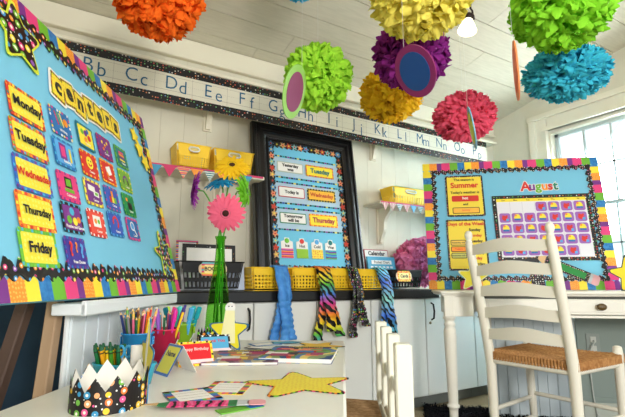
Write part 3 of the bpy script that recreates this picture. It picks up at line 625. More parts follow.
# ================= DESK WITH THE CALENDAR BOARD =================
ax = Vector((.7603, -.6496, 0)).normalized(); aw = Vector((.6496, .7603, 0)).normalized()
D0 = Vector((1.826, 1.706, 0)); DMx = basis(D0, ax, (0, 0, 1))       # x along the desk, y up, z towards the room
DK = thing('writing_desk', 'cream writing desk with turned leg, long drawer and beadboard back panel', 'desk', T(*D0) @ Matrix.Rotation(math.atan2(ax.y, ax.x), 4, 'Z'))
dw_, dd = 1.75, .50; deskm = mat((240, 238, 228), .4)
mb = MB(); mb.box((dw_/2, dd/2, .746), (dw_+.02, dd, .018), deskm, bev=.006); mb.box((dw_/2, dd/2+.006, .734), (dw_, dd-.012, .01), deskm, bev=.003); mb.build('desktop', DK)
mb = MB(); mb.box((.05, .25, .675), (.02, .42, .108), deskm); mb.box((dw_-.05, .25, .675), (.02, .42, .108), deskm); mb.box((.10, .034, .675), (.12, .02, .108), deskm, bev=.002); mb.box((dw_/2+.08, .045, .722), (dw_-.25, .02, .014), mat((80, 80, 74))); mb.box((dw_/2, .46, .675), (dw_-.1, .016, .108), deskm); mb.box((dw_/2+.1, .034, .627), (dw_-.28, .022, .012), deskm); mb.build('apron', DK)
mb = MB(); mb.box((.93, .03, .676), (1.45, .018, .078), deskm, bev=.003); mb.box((.93, .023, .676), (1.39, .008, .055), deskm, bev=.003); dr = mb.build('drawer', DK)
mb = MB(); mb.lathe([(.001, 0), (.012, 0), (.010, .008), (.020, .014), (.022, .020), (.014, .026), (.001, .028)], mat((96, 74, 40), .3, .6), T(.775, .019, .678) @ R(90, 'X') @ S(1.1, .8, 1)); mb.build('knob', dr)
mb = MB(); mb.box((.21, .028, .622), (.02, .004, .03), BLK); mb.build('catch', DK)
legp = [(.001, 0), (.018, 0), (.021, .02), (.022, .14), (.024, .158), (.031, .162), (.031, .172), (.024, .177), (.025, .19), (.03, .40), (.033, .53), (.031, .555), (.024, .565), (.03, .575), (.03, .583), (.024, .592), (.028, .606), (.034, .612), (.034, .618)]
mb = MB(); mb.box((.318, dd-.045, .31), (.03, .03, .62), deskm, bev=.003); mb.build('leg', DK)
for (lx, ly) in ((.034, .034), (dw_-.045, .04), (dw_-.045, dd-.05)):
    mb = MB(); mb.lathe(legp, deskm, n=20); mb.box((0, 0, .674), (.05, .05, .112), deskm, bev=.003); mb.build('leg', DK, T(lx, ly, 0))
bbm = mat((200, 212, 218), .55)
mb = MB(); x = .30
while x < .78: mb.box((x+.028, .474, .31), (.0545, .01, .62), bbm, bev=.0025); x += .056
mb.box((.555, .482, .31), (.52, .006, .62), bbm); mb.build('beadboard_panel', DK)
mb = MB(); gp = mat((142, 156, 150), .6); mb.box((1.27, .478, .31), (.90, .014, .62), gp); mb.box((1.27, .468, .055), (.90, .01, .11), mat((190, 196, 186)), bev=.003); mb.box((1.27, .470, .13), (.90, .008, .02), gp); mb.build('back_panel', DK)
M = DK.matrix_world @ T(.905, .4705, .44)
t = thing('wall_outlet', 'grey electrical outlet plate low behind the chair under the desk', 'outlet', M)
mb = MB(); mb.box((0, -.0025, 0), (.075, .005, .12), mat((150, 160, 155), .5), bev=.002); mb.build('plate', t)
for zz in (-.026, .026): mb = MB(); mb.box((0, -.007, zz), (.032, .005, .034), mat((205, 208, 200), .5), bev=.002); mb.build('socket', t)
mb = MB(); mb.tube([(0, -.012, .02), (-.005, -.035, .015), (-.022, -.045, -.01), (-.035, -.03, -.05), (-.036, -.014, -.12), (-.03, -.014, -.30), (-.02, -.02, -.42)], .0035, mat((210, 214, 208)), M=M); tag(mb.build('power_cord'), 'thin white cord looping from the outlet under the desk', 'cord')
# board
ul = math.radians(8); O2 = Vector((2.094, 2.065, .757))-aw*.02
AB = basis(O2, ax, aw*math.sin(ul)+Vector((0, 0, math.cos(ul))))
board('wide blue calendar board with striped border, standing on the cream desk', AB, 1.10, .855, .058, DOTS, .026, 4)
YC = mat((248, 222, 70), .55)
def yc(cx, cy, w, h, label, lines, boxes):
    mb = MB(); mb.plate(rrect(w, h, .012), 0, .002, DOTS); mb.plate(rrect(w-.022, h-.022, .008), .002, .003, YC)
    for (x, y, s_, c, txt, b) in lines: mb.text(txt, s_, c, T(x, y, .0052), b)
    for (x, y, bw, bh, c, e) in boxes: mb.plate(rrect(bw, bh, .008, cx=x, cy=y), .003, .004, e); mb.plate(rrect(bw-.008, bh-.008, .006, cx=x, cy=y), .004, .005, c)
    tag(mb.build('chart_card', None, AB @ T(cx, cy, .004)), label, 'card', 'yellow chart cards on the calendar board')
yc(.262, .615, .24, .285, 'upper yellow chart card reading The season is Summer on the calendar board', [(0, .112, .024, INK, 'The season is', .02), (0, .072, .052, RED, 'Summer', .03), (0, .022, .024, INK, "Today's weather is", .02), (0, -.018, .026, W1, 'hot', .03), (0, -.06, .022, INK, 'and', .02), (0, -.1, .022, mat((240, 120, 60)), 'sunny', .02)], [(0, -.02, .17, .04, RED, RED), (0, -.102, .17, .042, mat((250, 190, 70)), INK)])
dn = ['Sunday', 'Monday', 'Tuesday', 'Wednesday', 'Thursday', 'Friday', 'Saturday']; dcs = [BLK, RED, BLK, ORA, mat((20, 120, 60)), RED, BLK]
yc(.252, .285, .245, .335, 'lower yellow chart card reading Days of the Week on the calendar board', [(0, .135, .031, RED, 'Days of the Week', .03)]+[(.052, .095-.037*k, .025, dcs[k], dn[k], .03) for k in range(7)]+[(-.055, .012, .014, INK, 'Yesterday was', .02), (-.055, -.03, .014, RED, 'Today is', .02), (-.055, -.072, .014, INK, 'Tomorrow will be', .02)],
   [(-.055, .012, .095, .036, mat((240, 200, 90)), INK), (-.055, -.03, .095, .036, ORA, INK), (-.055, -.072, .095, .036, mat((200, 200, 110)), INK)])
AT = thing('month_title', 'white-edged multicoloured cutout letters spelling August above the calendar', 'sign', AB @ T(.742, .664, .003))
xs = [-.098, -.058, -.02, .018, .052, .083]
for k, ch in enumerate('August'):
    mb = MB(); mb.text(ch, .088 if k == 0 else .08, W1, T(xs[k], 0, .001), .075); mb.text(ch, .088 if k == 0 else .08, [RED, mat((120, 60, 150)), GRN, ORA, RED, mat((20, 120, 90))][k], T(xs[k], 0, .002), .03); mb.build('letter', AT)
CAL = thing('calendar_chart', 'white August calendar with black dotted edge filled with purple date cards', 'calendar', AB @ T(.722, .392, .003))
mb = MB(); mb.plate(rrect(.585, .43, .006), 0, .0015, DOTM); mb.build('dotted_frame', CAL)
mb = MB(); mb.plate(rrect(.535, .385, .004), .0015, .002, mat((232, 232, 240), .6)); mb.plate([(-.267, .172), (.267, .172), (.267, .1925), (-.267, .1925)], .002, .0025, YEL)
for k in range(7): mb.text(dn[k][:3], .014, INK, T(-.225+.075*k, .182, .003), .01)
for k in range(1, 7): mb.box((-.2625+.075*k, -.01, .0022), (.0015, .36, .0004), mat((190, 190, 205)))
mb.build('grid_sheet', CAL)
pc = mat((160, 104, 188), .5)
for d in range(31):
    q = d+3; r_, c_ = q//7, q % 7; x, y = -.225+.075*c_, .135-.0715*r_
    mb = MB(); mb.plate(rrect(.066, .062, .012), 0, .0012, pc)
    if d % 2: icon(mb, [('c', 0, .006, .018, YEL), ('b', 0, .0, .040, .012, YEL), ('c', -.009, .016, .007, ORA), ('b', 0, -.012, .036, .012, BLU)], .0015, I4)
    else: icon(mb, [('c', -.002, -.002, .017, RED), ('c', -.01, .012, .006, RED), ('c', .012, .012, .006, RED), ('b', .014, -.014, .016, .016, LB)], .0015, I4)
    mb.build('date_card', CAL, T(x, y, .0025))
pl = MB(); PMx = AB @ T(.85, .110, .006) @ R(-25, 'Z') @ S(.82, .82, 1)
pl.plate([(-.20, -.038), (.115, -.038), (.115, .038), (-.20, .038)], 0, .002, DOTS); pl.plate([(-.17, -.024), (.09, -.024), (.09, .024), (-.17, .024)], .002, .003, mat((30, 140, 60)))
pl.plate([(-.20, -.038), (-.20, .038), (-.27, 0)], 0, .002, mat((225, 190, 140))); pl.plate([(-.25, -.011), (-.25, .011), (-.27, 0)], .002, .003, BLK)
pl.plate([(.115, -.038), (.135, -.038), (.135, .038), (.115, .038)], 0, .003, mat((190, 196, 200))); pl.plate(rrect(.06, .076, .02, cx=.155), 0, .0025, mat((226, 170, 176)))
tag(pl.build('pencil_cutout', None, PMx), 'green giant pencil cutout with grey and pink eraser low on the calendar board', 'cutout')
pl = MB(); pl.plate([(-.08, -.02), (.06, -.02), (.08, 0), (.06, .02), (-.08, .02)], 0, .002, BLK); tag(pl.build('pencil_cutout', None, AB @ T(.59, .165, .006) @ R(4, 'Z')), 'small black pencil-shaped cutout below the calendar', 'cutout')
pl = MB(); pl.plate(rrect(.075, .11, .006), 0, .002, DOTS); tag(pl.build('dotted_card', None, AB @ T(.645, .058, .008) @ R(2, 'Z')), 'small black card with white specks at the bottom edge of the calendar board', 'card')
# ================= TISSUE POM-POMS =================
def ceil_z(p): return 2.30+.2*(YB-p.y)-.003
def pompom(label, u, v, d, Rr, col, n=680, sq=1.0, seed=1, tilt=(0, 0), string=True, cupw=.155, trans=.2, p=None):
    rnd = random.Random(seed); p = p or at(u, v, d)
    t = thing('tissue_pom_pom', label, 'pom-pom', T(*p), 'tissue paper pom-poms'); m = mat(col, .75, .15, 0, trans)
    A = R(tilt[0], 'X') @ R(tilt[1], 'Y') @ S(1, 1, sq); vs, fs = [], []
    for i in range(n):
        z = 1-2*(i+.5)/n; a = i*2.399963; q = math.sqrt(1-z*z); dv = (Vector((q*math.cos(a), q*math.sin(a), z))+Vector([rnd.uniform(-.09, .09) for _ in range(3)])).normalized()
        tt = dv.cross(Vector([rnd.uniform(-1, 1) for _ in range(3)])).normalized(); b = dv.cross(tt)
        r1 = Rr*rnd.uniform(.90, 1.02); w = Rr*cupw*rnd.uniform(.8, 1.25); ph = rnd.uniform(0, 6); cl = rnd.uniform(.16, .36)*Rr; o = len(vs); NV, NU = 4, 5
        for j in range(NU+1):
            f = j/NU; r = Rr*.42+(r1-Rr*.42)*(1-(1-f)**1.5); wd = w*math.sin(PI*(.15+.72*f))**.8
            for k in range(NV+1):
                g = (k/NV-.5)*2; cup = (1-g*g)*.35*w*f
                vs.append(dv*(r-g*g*.10*Rr*f)+tt*(wd*g)+b*(cl*f*f+cup+.25*w*math.sin(2.6*g+ph)*f))
        for j in range(NU):
            for k in range(NV): a_ = o+j*(NV+1)+k; fs.append((a_, a_+1, a_+NV+2, a_+NV+1))
    mb = MB(); mb.add(vs, fs, m, A, True); mb.sphere(Rr*.55, m, A, 14, 8); mb.build('tissue_petals', t)
    if string:
        h = ceil_z(p)-p.z; mb = MB(); mb.tube([(0, 0, Rr*.3), (0, 0, h)], .0008, mat((225, 225, 215)), n=5); mb.build('string', t)
pompom('orange tissue pom-pom hanging highest on the left near the alphabet strip', 158, -6, 1.5, .168, (255, 116, 30), seed=1)
pompom('lime green tissue pom-pom hanging behind the green-rimmed disc in the middle', 318, 78, 1.9, .158, (172, 232, 66), seed=2, sq=.98)
pompom('golden yellow tissue pom-pom hanging below the dark purple one', 391, 95, 2.5, .190, (255, 210, 40), seed=3, sq=.86)
pompom('dark purple tissue pom-pom half hidden by the blue-centred disc', 411, 55, 1.88, .176, (150, 44, 146), seed=4, sq=.85)
pompom('large pale yellow tissue pom-pom at the top beside the ceiling lamp', 422, -6, 1.5, .19, (255, 242, 112), seed=5, sq=.82)
pompom('coral pink tissue pom-pom hanging near the right end of the alphabet strip', 464, 117, 2.35, .172, (255, 104, 138), seed=6, sq=.80, n=760, cupw=.125)
pompom('large bright green tissue pom-pom at the top right', 562, 4, 1.5, .184, (148, 226, 54), seed=7, sq=.92)
pompom('turquoise tissue pom-pom hanging under the large bright green one', 566, 74, 1.85, .178, (70, 200, 228), seed=8, sq=.70, n=820, cupw=.12, tilt=(8, -6))
pompom('turquoise tissue pom-pom peeking in at the top edge of the picture', 298, -27, 1.9, .128, (60, 190, 230), seed=9)
pompom('pink tissue pom-pom sitting on the black counter beside the calendar board', 0, 0, 0, .185, (255, 146, 196), seed=10, string=False, p=Vector((2.36, 2.405, .757+.192)))
# ================= HANGING PAPER DISCS =================
def disc(label, u, v, d, r, openness, turn, side, c1, c2, ratio=.74):
    p = at(u, v, d); vd = (p-Vector((0, 0, CAMH))).normalized(); rt = vd.cross(Vector((0, 0, 1))).normalized(); upv = rt.cross(vd); a = math.radians(turn)
    n = (-vd*openness+(rt*math.cos(a)+upv*math.sin(a))*side*math.sqrt(1-openness**2)).normalized()
    top = (Vector((0, 0, 1))-n*n.z).normalized(); M = basis(p, top.cross(n), top)
    t = thing('hanging_disc', label, 'paper disc', M, 'hanging paper discs')
    mb = MB(); mb.plate(circ(r, n=48), -.002, .002, c1); mb.build('outer_disc', t)
    mb = MB(); mb.plate(circ(r*ratio, n=48), .002, .0035, c2); mb.plate(circ(r*ratio, n=48), -.0035, -.002, c2); mb.build('inner_disc', t)
    q = p+top*r*.98; mb = MB(); mb.tube([q, Vector((q.x, q.y, ceil_z(q)))], .0006, mat((225, 225, 215)), M=M.inverted(), n=5); mb.build('string', t)
disc('green-rimmed paper disc with a plum centre in front of the lime pom-pom', 294.5, 92, 1.62, .104, .40, -9, 1, mat((150, 206, 96), .5), mat((138, 40, 96), .5))
disc('plum-rimmed paper disc with a blue centre in front of the purple pom-pom', 415, 71.5, 1.25, .080, .72, 18, -1, mat((142, 40, 104), .4), mat((30, 78, 150), .4))
disc('orange paper disc seen almost edge-on left of the turquoise pom-pom', 516, 71, 1.22, .087, .07, 0, -1, mat((252, 150, 90), .5), mat((246, 120, 80), .5))
disc('blue-rimmed paper disc with yellow-green centre seen edge-on before the coral pom-pom', 472, 128, 1.75, .090, .10, 7, -1, mat((140, 196, 232), .5), mat((222, 228, 70), .5))
# ================= CEILING LAMP =================
p = at(468, 21, 2.35); zc = ceil_z(p); DB = mat((44, 28, 22), .4)
t = thing('ceiling_spotlight', 'dark swivel ceiling spotlight with glowing white glass shade', 'ceiling lamp', T(*p))
LM = R(12, 'Y')
mb = MB(); mb.lathe([(.024, .01), (.028, .0), (.052, -.062), (.054, -.07)], mat((255, 246, 220), .4, .4, 1.1), LM, 24); mb.lathe([(.001, -.064), (.052, -.064)], mat((255, 246, 220), .4, .4, 1.1), LM, 24); mb.build('lamp_shade', t)
mb = MB(); mb.lathe([(.001, .055), (.012, .053), (.03, .035), (.032, .02), (.026, .0), (.02, .0)], DB, LM, 20); mb.lathe([(.034, .018), (.036, .024), (.034, .03), (.03, .03)], DB, LM, 20); mb.build('socket', t)
mb = MB(); mb.tube([(.03, 0, .03), (.045, 0, .035), (.045, 0, .08), (.03, 0, .09), (.03, 0, zc-p.z)], .006, DB); mb.sphere(.012, DB, T(.047, 0, .032), 10, 6); mb.build('arm', t)
mb = MB(); mb.lathe([(.001, -.022), (.012, -.022), (.03, -.012), (.034, .0), (.034, .02)], DB, T(.03, 0, zc-p.z-.01), 20); mb.build('mount', t)
# ================= LOW TABLE =================
TY = -3.9; ZT = .56
TM = DM(1.93, -.195, 0, TY)                   # far edge centre; y runs away from the camera
t = thing('craft_table', 'low cream table in the foreground covered with pencils and cutouts', 'table', TM)
tm = noisy((240, 240, 232), (234, 234, 225), 5, .3)
mb = MB(); mb.box((0, -.72, ZT-.014), (.66, 1.44, .028), tm, bev=.006); mb.build('tabletop', t)
mb = MB()
for x, y, sx, sy in ((0, -.06, .56, .02), (0, -1.38, .56, .02), (-.28, -.72, .02, 1.32), (.28, -.72, .02, 1.32)): mb.box((x, y, ZT-.06), (sx, sy, .06), CREAM)
mb.build('apron', t)
for x in (-.28, .28):
    for y in (-.06, -1.38): mb = MB(); mb.box((x, y, (ZT-.028)/2), (.045, .045, ZT-.03), CREAM, bev=.004); mb.build('leg', t)
def on(u, v, yaw=0, z=ZT): q = onZ(u, v, z); return T(*q) @ Matrix.Rotation(YAW-PI/2+math.radians(yaw), 4, 'Z')
# ================= BUCKETS AND PENCILS =================
def bucket(label, M, rb, rt, h, m, bail=0):
    t = thing('pencil_bucket', label, 'bucket', M, 'bright buckets of drawing tools')
    mb = MB(); mb.lathe([(.001, .001), (rb, .001), (rt, h), (rt+.003, h), (rt+.003, h+.004), (rt-.002, h+.003), (rt-.003, h-.002), (rb-.003, .005), (.001, .005)], m, I4, 28); mb.build('body', t)
    for s in (-1, 1): mb = MB(); mb.box((s*(rt+.002), 0, h-.018), (.003, .016, .022), m, bev=.001); mb.build('bail_ear', t)
    mb = MB(); mb.tube([(rt*1.06*math.cos(a), -math.sin(a)*(rt+.01)*.42, h-.018-math.sin(a)*(rt+.02)*.85) for a in [PI*i/14 for i in range(15)]], .0013, mat((225, 225, 225), .3), n=6); mb.build('bail', t)
    return M
bm = lambda c: mat(c, .25, .6)
BB = bucket('bright blue bucket crammed with coloured pencils', on(135.5, 370), .033, .042, .098, bm((30, 140, 206)))
BR = bucket('raspberry red bucket with pens beside the blue bucket', on(163, 362), .033, .042, .096, bm((206, 32, 78)))
BG = bucket('lime green bucket with highlighters behind the raspberry one', on(180, 354), .034, .043, .098, bm((150, 204, 40)))
WT = mat((222, 184, 130), .6)
def slot(M, rt, h, ang, r0, lean, L):            # a stick from the floor of a bucket leaning out over its rim
    a = math.radians(ang); f = Vector((math.cos(a)*r0*.35, math.sin(a)*r0*.35, .008)); tp = Vector((math.cos(a)*rt*lean, math.sin(a)*rt*lean, h)); return f, (tp-f).normalized()
def stickM(M, f, dvec):
    z = dvec; x = Vector((0, 1, 0)).cross(z).normalized(); y = z.cross(x); Q = Matrix.Identity(4)
    for i in range(3): Q[i][0], Q[i][1], Q[i][2], Q[i][3] = x[i], y[i], z[i], f[i]
    return M @ Q
pcs = {'red': (206, 40, 44), 'orange': (240, 120, 30), 'yellow': (246, 206, 50), 'dark green': (30, 96, 60), 'light green': (100, 176, 70), 'navy blue': (34, 50, 110), 'sky blue': (70, 150, 210), 'purple': (100, 50, 130), 'brown': (110, 60, 34), 'pink': (232, 110, 150), 'maroon': (110, 24, 44), 'grey': (130, 130, 130), 'turquoise': (40, 160, 170)}
proto = {}
def pencil(colname, M, L=.178, group='coloured pencils in the blue bucket', where='in the blue bucket'):
    if colname in proto: o = copy_tree(proto[colname])
    else:
        m = mat(pcs[colname], .4); r = .0037
        mb = MB(); mb.lathe([(.0001, 0), (r, 0), (r, L)], m, I4, 6); o = mb.build('coloured_pencil'); proto[colname] = o
        mb = MB(); mb.lathe([(r, L), (.0016, L+.008)], WT, I4, 6); mb.lathe([(.0017, L+.0078), (.0001, L+.013)], m, I4, 6); mb.build('sharpened_tip', o)
    o.matrix_world = M; return tag(o, '%s coloured pencil standing point up %s' % (colname, where), 'pencil', group+', '+colname)
random.seed(11); cn = list(pcs)
for k in range(36):
    ang = k*137.5; rr = math.sqrt((k+.5)/36); f, dv = slot(BB, .040, .10, ang, .034, .92*rr, 0)
    pencil(cn[(k*4+k//9) % 13], stickM(BB, f, dv) @ S(1, 1, random.uniform(.74, .88)))
pens = [('purple felt pen with a capped top', (120, 60, 160)), ('pink felt pen with a capped top', (226, 60, 130)), ('blue felt pen with a capped top', (50, 110, 200)), ('white barrelled felt pen', (235, 235, 240)), ('violet felt pen', (150, 90, 190)), ('magenta felt pen', (210, 40, 150))]
for k, (nm, c) in enumerate(pens):
    f, dv = slot(BR, .05, .105, 60*k+20, .043, .8, 0); mb = MB(); m = mat(c, .35); mb.lathe([(.0001, 0), (.0052, 0), (.0056, .11), (.0056, .112)], m, I4, 12); o = mb.build('felt_pen', None, stickM(BR, f, dv))
    mb = MB(); mb.lathe([(.0062, .108), (.0064, .14), (.005, .158), (.0001, .16)], mat((235, 235, 240) if k == 2 else c, .3), I4, 12); mb.box((.0066, 0, .135), (.002, .003, .034), m); mb.build('cap', o); tag(o, nm+' in the raspberry red bucket', 'pen', 'felt pens in the raspberry bucket')
for k in range(9):
    f, dv = slot(BR, .05, .105, 40*k+5, .043, .42+.45*(k % 2), 0); pencil(cn[(k*4+1) % 13], stickM(BR, f, dv) @ S(1, 1, .76), group='coloured pencils in the raspberry bucket', where='in the raspberry bucket')
f, dv = slot(BR, .05, .105, -15, .043, .93, 0); mb = MB(); m = mat((250, 206, 40), .4); mb.lathe([(.0001, 0), (.0042, 0), (.0042, .15)], m, I4, 6); o = mb.build('wooden_pencil', None, stickM(BR, f, dv)); mb = MB(); mb.lathe([(.0042, .15), (.0044, .152), (.0044, .164), (.0042, .164), (.0042, .172), (.0001, .173)], mat((60, 50, 130), .4), I4, 12); mb.build('eraser', o); tag(o, 'yellow writing pencil with dark eraser leaning right in the raspberry bucket', 'pencil')
for k, (nm, c) in enumerate((('teal', (20, 150, 160)), ('turquoise', (50, 190, 196)), ('aqua', (90, 205, 205)), ('lime', (180, 220, 50)), ('deep teal', (16, 110, 130)), ('sea green', (40, 170, 150)), ('sky blue', (80, 170, 220)))):
    f, dv = slot(BG, .053, .108, 51*k+12, .045, .85, 0); m = mat(c, .35); mb = MB(); mb.box((0, 0, .055), (.015, .010, .11), m, bev=.003); o = mb.build('highlighter', None, stickM(BG, f, dv))
    mb = MB(); mb.box((0, 0, .132), (.017, .012, .046), m, bev=.004); mb.box((0, .0075, .13), (.005, .002, .036), m); mb.build('cap', o); tag(o, nm+' highlighter standing in the lime green bucket', 'highlighter', 'highlighters in the lime green bucket')
# ================= CROWN WITH A CUP OF CRAYONS =================
KM = DM(.93, -.405, ZT, -8); KR, KH, TH_, NZ = .068, .046, .026, 12
mb = MB(); N = NZ*2; KD = dots((22, 18, 20), [(250, 200, 50), (228, 90, 150), (110, 180, 70), (60, 150, 200), (240, 120, 50), (240, 170, 120)], 58, .38)
def ring(r, m, flip, zs=1):
    vs = []; fs = []
    for k in range(N*3):
        a = 2*PI*k/(N*3); q = (k % 6)/6; top = KH+TH_*(1-abs(2*q-1)); 
        vs += [(r*math.cos(a), r*1.2*math.sin(a), 0), (r*math.cos(a), r*1.2*math.sin(a), top+.006*math.sin(a))]
    n = N*3
    for k in range(n): j = (k+1) % n; f_ = (2*k, 2*j, 2*j+1, 2*k+1); fs.append(f_[::-1] if flip else f_)
    mb.add(vs, fs, m)
ring(KR, KD, False); ring(KR-.0015, W1, True)
tag(mb.build('party_crown', None, KM), 'black paper crown with coloured dots and white inside, standing on the table', 'crown')
CM_ = DM(1.105, -.452, ZT+.001, -4)
t = thing('crayon_tub', 'low oval turquoise tub of crayons behind the dotted paper crown', 'tub', CM_)
mb = MB(); TL = mat((50, 176, 206), .3, .5); mb.lathe([(.001, .001), (.066, .001), (.076, .045), (.079, .047), (.078, .050), (.0745, .047), (.063, .005), (.001, .005)], TL, I4, 32, sy=.52); mb.build('body', t)
cc = [('yellow', (244, 206, 30)), ('yellow', (244, 206, 30)), ('yellow', (244, 206, 30)), ('yellow', (244, 206, 30)), ('dark green', (14, 110, 60)), ('golden', (236, 190, 20)), ('yellow', (244, 206, 30)), ('yellow', (244, 206, 30)), ('golden', (236, 190, 20)), ('yellow', (244, 206, 30)), ('leaf green', (70, 150, 40)), ('golden', (236, 170, 20)), ('dark green', (14, 110, 60)), ('yellow', (244, 206, 30))]
for k, (nm, c) in enumerate(cc*2):
    cl_ = 0 if k < 19 else 1; q_ = k*137.5; w_ = math.sqrt((k % 19+.7)/19); x_ = (-.034 if cl_ == 0 else .036)+(.032 if cl_ == 0 else .016)*w_*math.cos(q_); y_ = .022*w_*math.sin(q_); f = Vector((x_*.9, y_*.7, .007)); dv = (Vector((x_*1.12, y_*1.3, .06))-f).normalized(); mb = MB(); m = mat(c, .5); mb.lathe([(.0001, 0), (.0048, 0), (.0048, .098)], m, I4, 10); o = mb.build('crayon', None, stickM(CM_, f, dv) @ S(1, 1, .72+.012*(k % 7)))
    mb = MB(); tp = mat((20, 90, 60) if 'yellow' in nm or nm == 'golden' else (20, 80, 50), .5); mb.lathe([(.0048, .098), (.004, .102), (.0025, .112), (.0001, .113)], tp, I4, 10); mb.lathe([(.005, .088), (.005, .092)], BLK, I4, 10); mb.build('tip', o); tag(o, nm+' crayon standing in the turquoise tub behind the crown', 'crayon', 'crayons in the turquoise tub, '+nm)
t = thing('scissors', 'pair of scissors with sky blue looped handles standing behind the crown', 'scissors', DM(1.105, -.452, ZT+.008, -4) @ T(.004, -.012, 0) @ S(.62, .62, .66)); HB = mat((60, 160, 210), .35)
for s in (-1, 1):
    mb = MB(); mb.tube([(s*.014+.012*math.cos(a), 0, .105+.02*math.sin(a)) for a in [2*PI*i/16 for i in range(17)]], .0042, HB, n=8); h_ = mb.build('handle_loop', t)
    mb = MB(); mb.plate([(s*.012, .09), (s*.004, .088), (-s*.004, .0), (-s*.001, .0)], -.001+.0012*s, .0012*s, mat((190, 195, 200), .25, .8), R(90, 'X')); mb.build('blade', t)
mb = MB(); mb.tube([(0, -.003, .05), (0, .003, .05)], .004, HB); mb.build('pivot', t)
# tall star cutout seen edge-on, right of the crown
def sstar(label, M, Ro, face, rim, lean=8, extra=None, rot=90, name='star_cutout'):
    Q = M @ T(0, 0, Ro*.80) @ R(90-lean, 'X'); mb = MB(); mb.plate(star(Ro, Ro*.52, rot=rot), 0, .0015, rim, back=W1); mb.plate(star(Ro*.88, Ro*.46, rot=rot), .0015, .0022, face)
    if extra: extra(mb)
    return tag(mb.build(name, None, Q), label, 'star cutout')
YF1 = mat((240, 226, 50), .5)
sstar('tall yellow star cutout with blue edge and white back, seen edge-on beside the crown', DM(.985, -.355, ZT, -62), .092, YF1, mat((50, 130, 190)), 2, lambda mb: mb.plate([(-.016, .02), (.0, .088), (.012, .02), (.0, -.04)], .0022, .0028, W1))
mb = MB(); N = 20; mb.lathe([(.032, 0), (.032, .12)], W1, S(1, .8, 1), N); mb.lathe([(.0305, .12), (.0305, 0)], W1, S(1, .8, 1), N)
o = mb.build('paper_roll', None, DM(1.052, -.398, ZT+.001, 0) @ S(.6, .5, .8)); tag(o, 'white paper loop standing between the crown and the blue bucket', 'paper loop')
# ================= VASE OF GERBERAS =================
VP = onZ(217, 345, ZT); VM = T(VP.x, VP.y, ZT)
t = thing('glass_vase', 'slender green glass bottle vase standing at the far end of the table', 'vase', VM)
mb = MB(); ov = [(.001, .0), (.048, .0), (.056, .01), (.058, .05), (.054, .12), (.044, .20), (.032, .27), (.023, .33), (.020, .38), (.021, .41), (.026, .418), (.026, .424)]
iv = [(r-.003 if r > .01 else r, z+.004 if z < .01 else z) for r, z in ov[::-1]]
gl = glass((176, 232, 140), .02, 1.07); mb.lathe(ov+iv, gl, S(.87, .87, 1), 32); mb.build('glass_body', t)
STM = mat((96, 170, 66), .5)
flow = [('hot pink gerbera facing the camera, lowest of the vase bouquet', (246, 110, 142), (226, 213), 1.72, .078, (-14, 4), (60, 26, 20)),
        ('yellow gerbera at the top of the vase bouquet before the shelf basket', (250, 206, 36), (232, 167), 1.82, .078, (36, 10), (70, 40, 16)),
        ('turquoise gerbera tilted away behind the pink one', (30, 150, 200), (221, 183), 1.80, .072, (58, -25), (20, 60, 90)),
        ('purple gerbera turned sideways at the left of the vase bouquet', (176, 56, 176), (196, 190), 1.80, .082, (6, -78), (90, 20, 90)),
        ('lime green gerbera turned sideways at the right of the vase bouquet', (120, 200, 40), (244, 191), 1.80, .074, (4, 80), (60, 110, 20))]
for k, (lab, c, (u, v), d, r, (el, az), cc_) in enumerate(flow):
    p = at(u, v, d); FMx = T(*p) @ Matrix.Rotation(YAW-PI/2+math.radians(az), 4, 'Z') @ R(90-el, 'X')
    t = thing('gerbera_flower', lab, 'flower', FMx, 'artificial gerberas in the green vase'); m = mat(c, .6, .2, 0, .2); rnd = random.Random(k)
    for lay, (nn, rr, zz) in enumerate(((22, 1.0, 0), (20, .86, .006), (16, .6, .011))):
        mb = MB()
        for i in range(nn):
            a = 360*i/nn+lay*9+rnd.uniform(-4, 4); L = r*rr*rnd.uniform(.92, 1.05); w = r*.105; dr_ = rnd.uniform(-.12, .08)-.08*(lay == 0)
            vs = []
            for (fx, fw, fz) in ((.12, .35, 0), (.4, .85, .06), (.7, 1.0, .05), (.92, .75, 0), (1.0, .2, -.03)):
                z_ = zz+L*(fz+dr_*fx*fx); vs += [(L*fx, -w*fw, z_+.002), (L*fx, 0, z_), (L*fx, w*fw, z_+.002)]
            fs = [(3*j+q, 3*j+3+q, 3*j+4+q, 3*j+1+q) for j in range(4) for q in (0, 1)]
            mb.add(vs, fs, m, R(a, 'Z'), True)
        mb.build('petals', t)
    mb = MB(); mb.sphere(r*.2, mat(cc_, .9), T(0, 0, .010) @ S(1, 1, .5), 16, 8); mb.lathe([(r*.2, .012), (r*.26, .016), (r*.24, .012)], mat(tuple(int(q*.8) for q in c), .8), I4, 20); mb.build('flower_eye', t)
    back = p-(FMx.to_3x3() @ Vector((0, 0, 1)))*.03; neck = Vector((VP.x, VP.y, ZT+.42))+Vector(((k-2)*.005, 0, 0)); bot = Vector((VP.x+.02*math.cos(k*1.3), VP.y+.02*math.sin(k*1.3), ZT+.02))
    c1 = neck.lerp(back, .5)+Vector((0, 0, .05)); pts = []
    for i in range(9): q = i/8; pts.append(neck*(1-q)**2+c1*2*q*(1-q)+back*q*q)
    mb = MB(); iv_ = FMx.inverted(); mb.tube([p]+pts[::-1]+[neck.lerp(bot, .5), bot], .0032, STM, M=iv_, n=8); mb.build('stem', t)
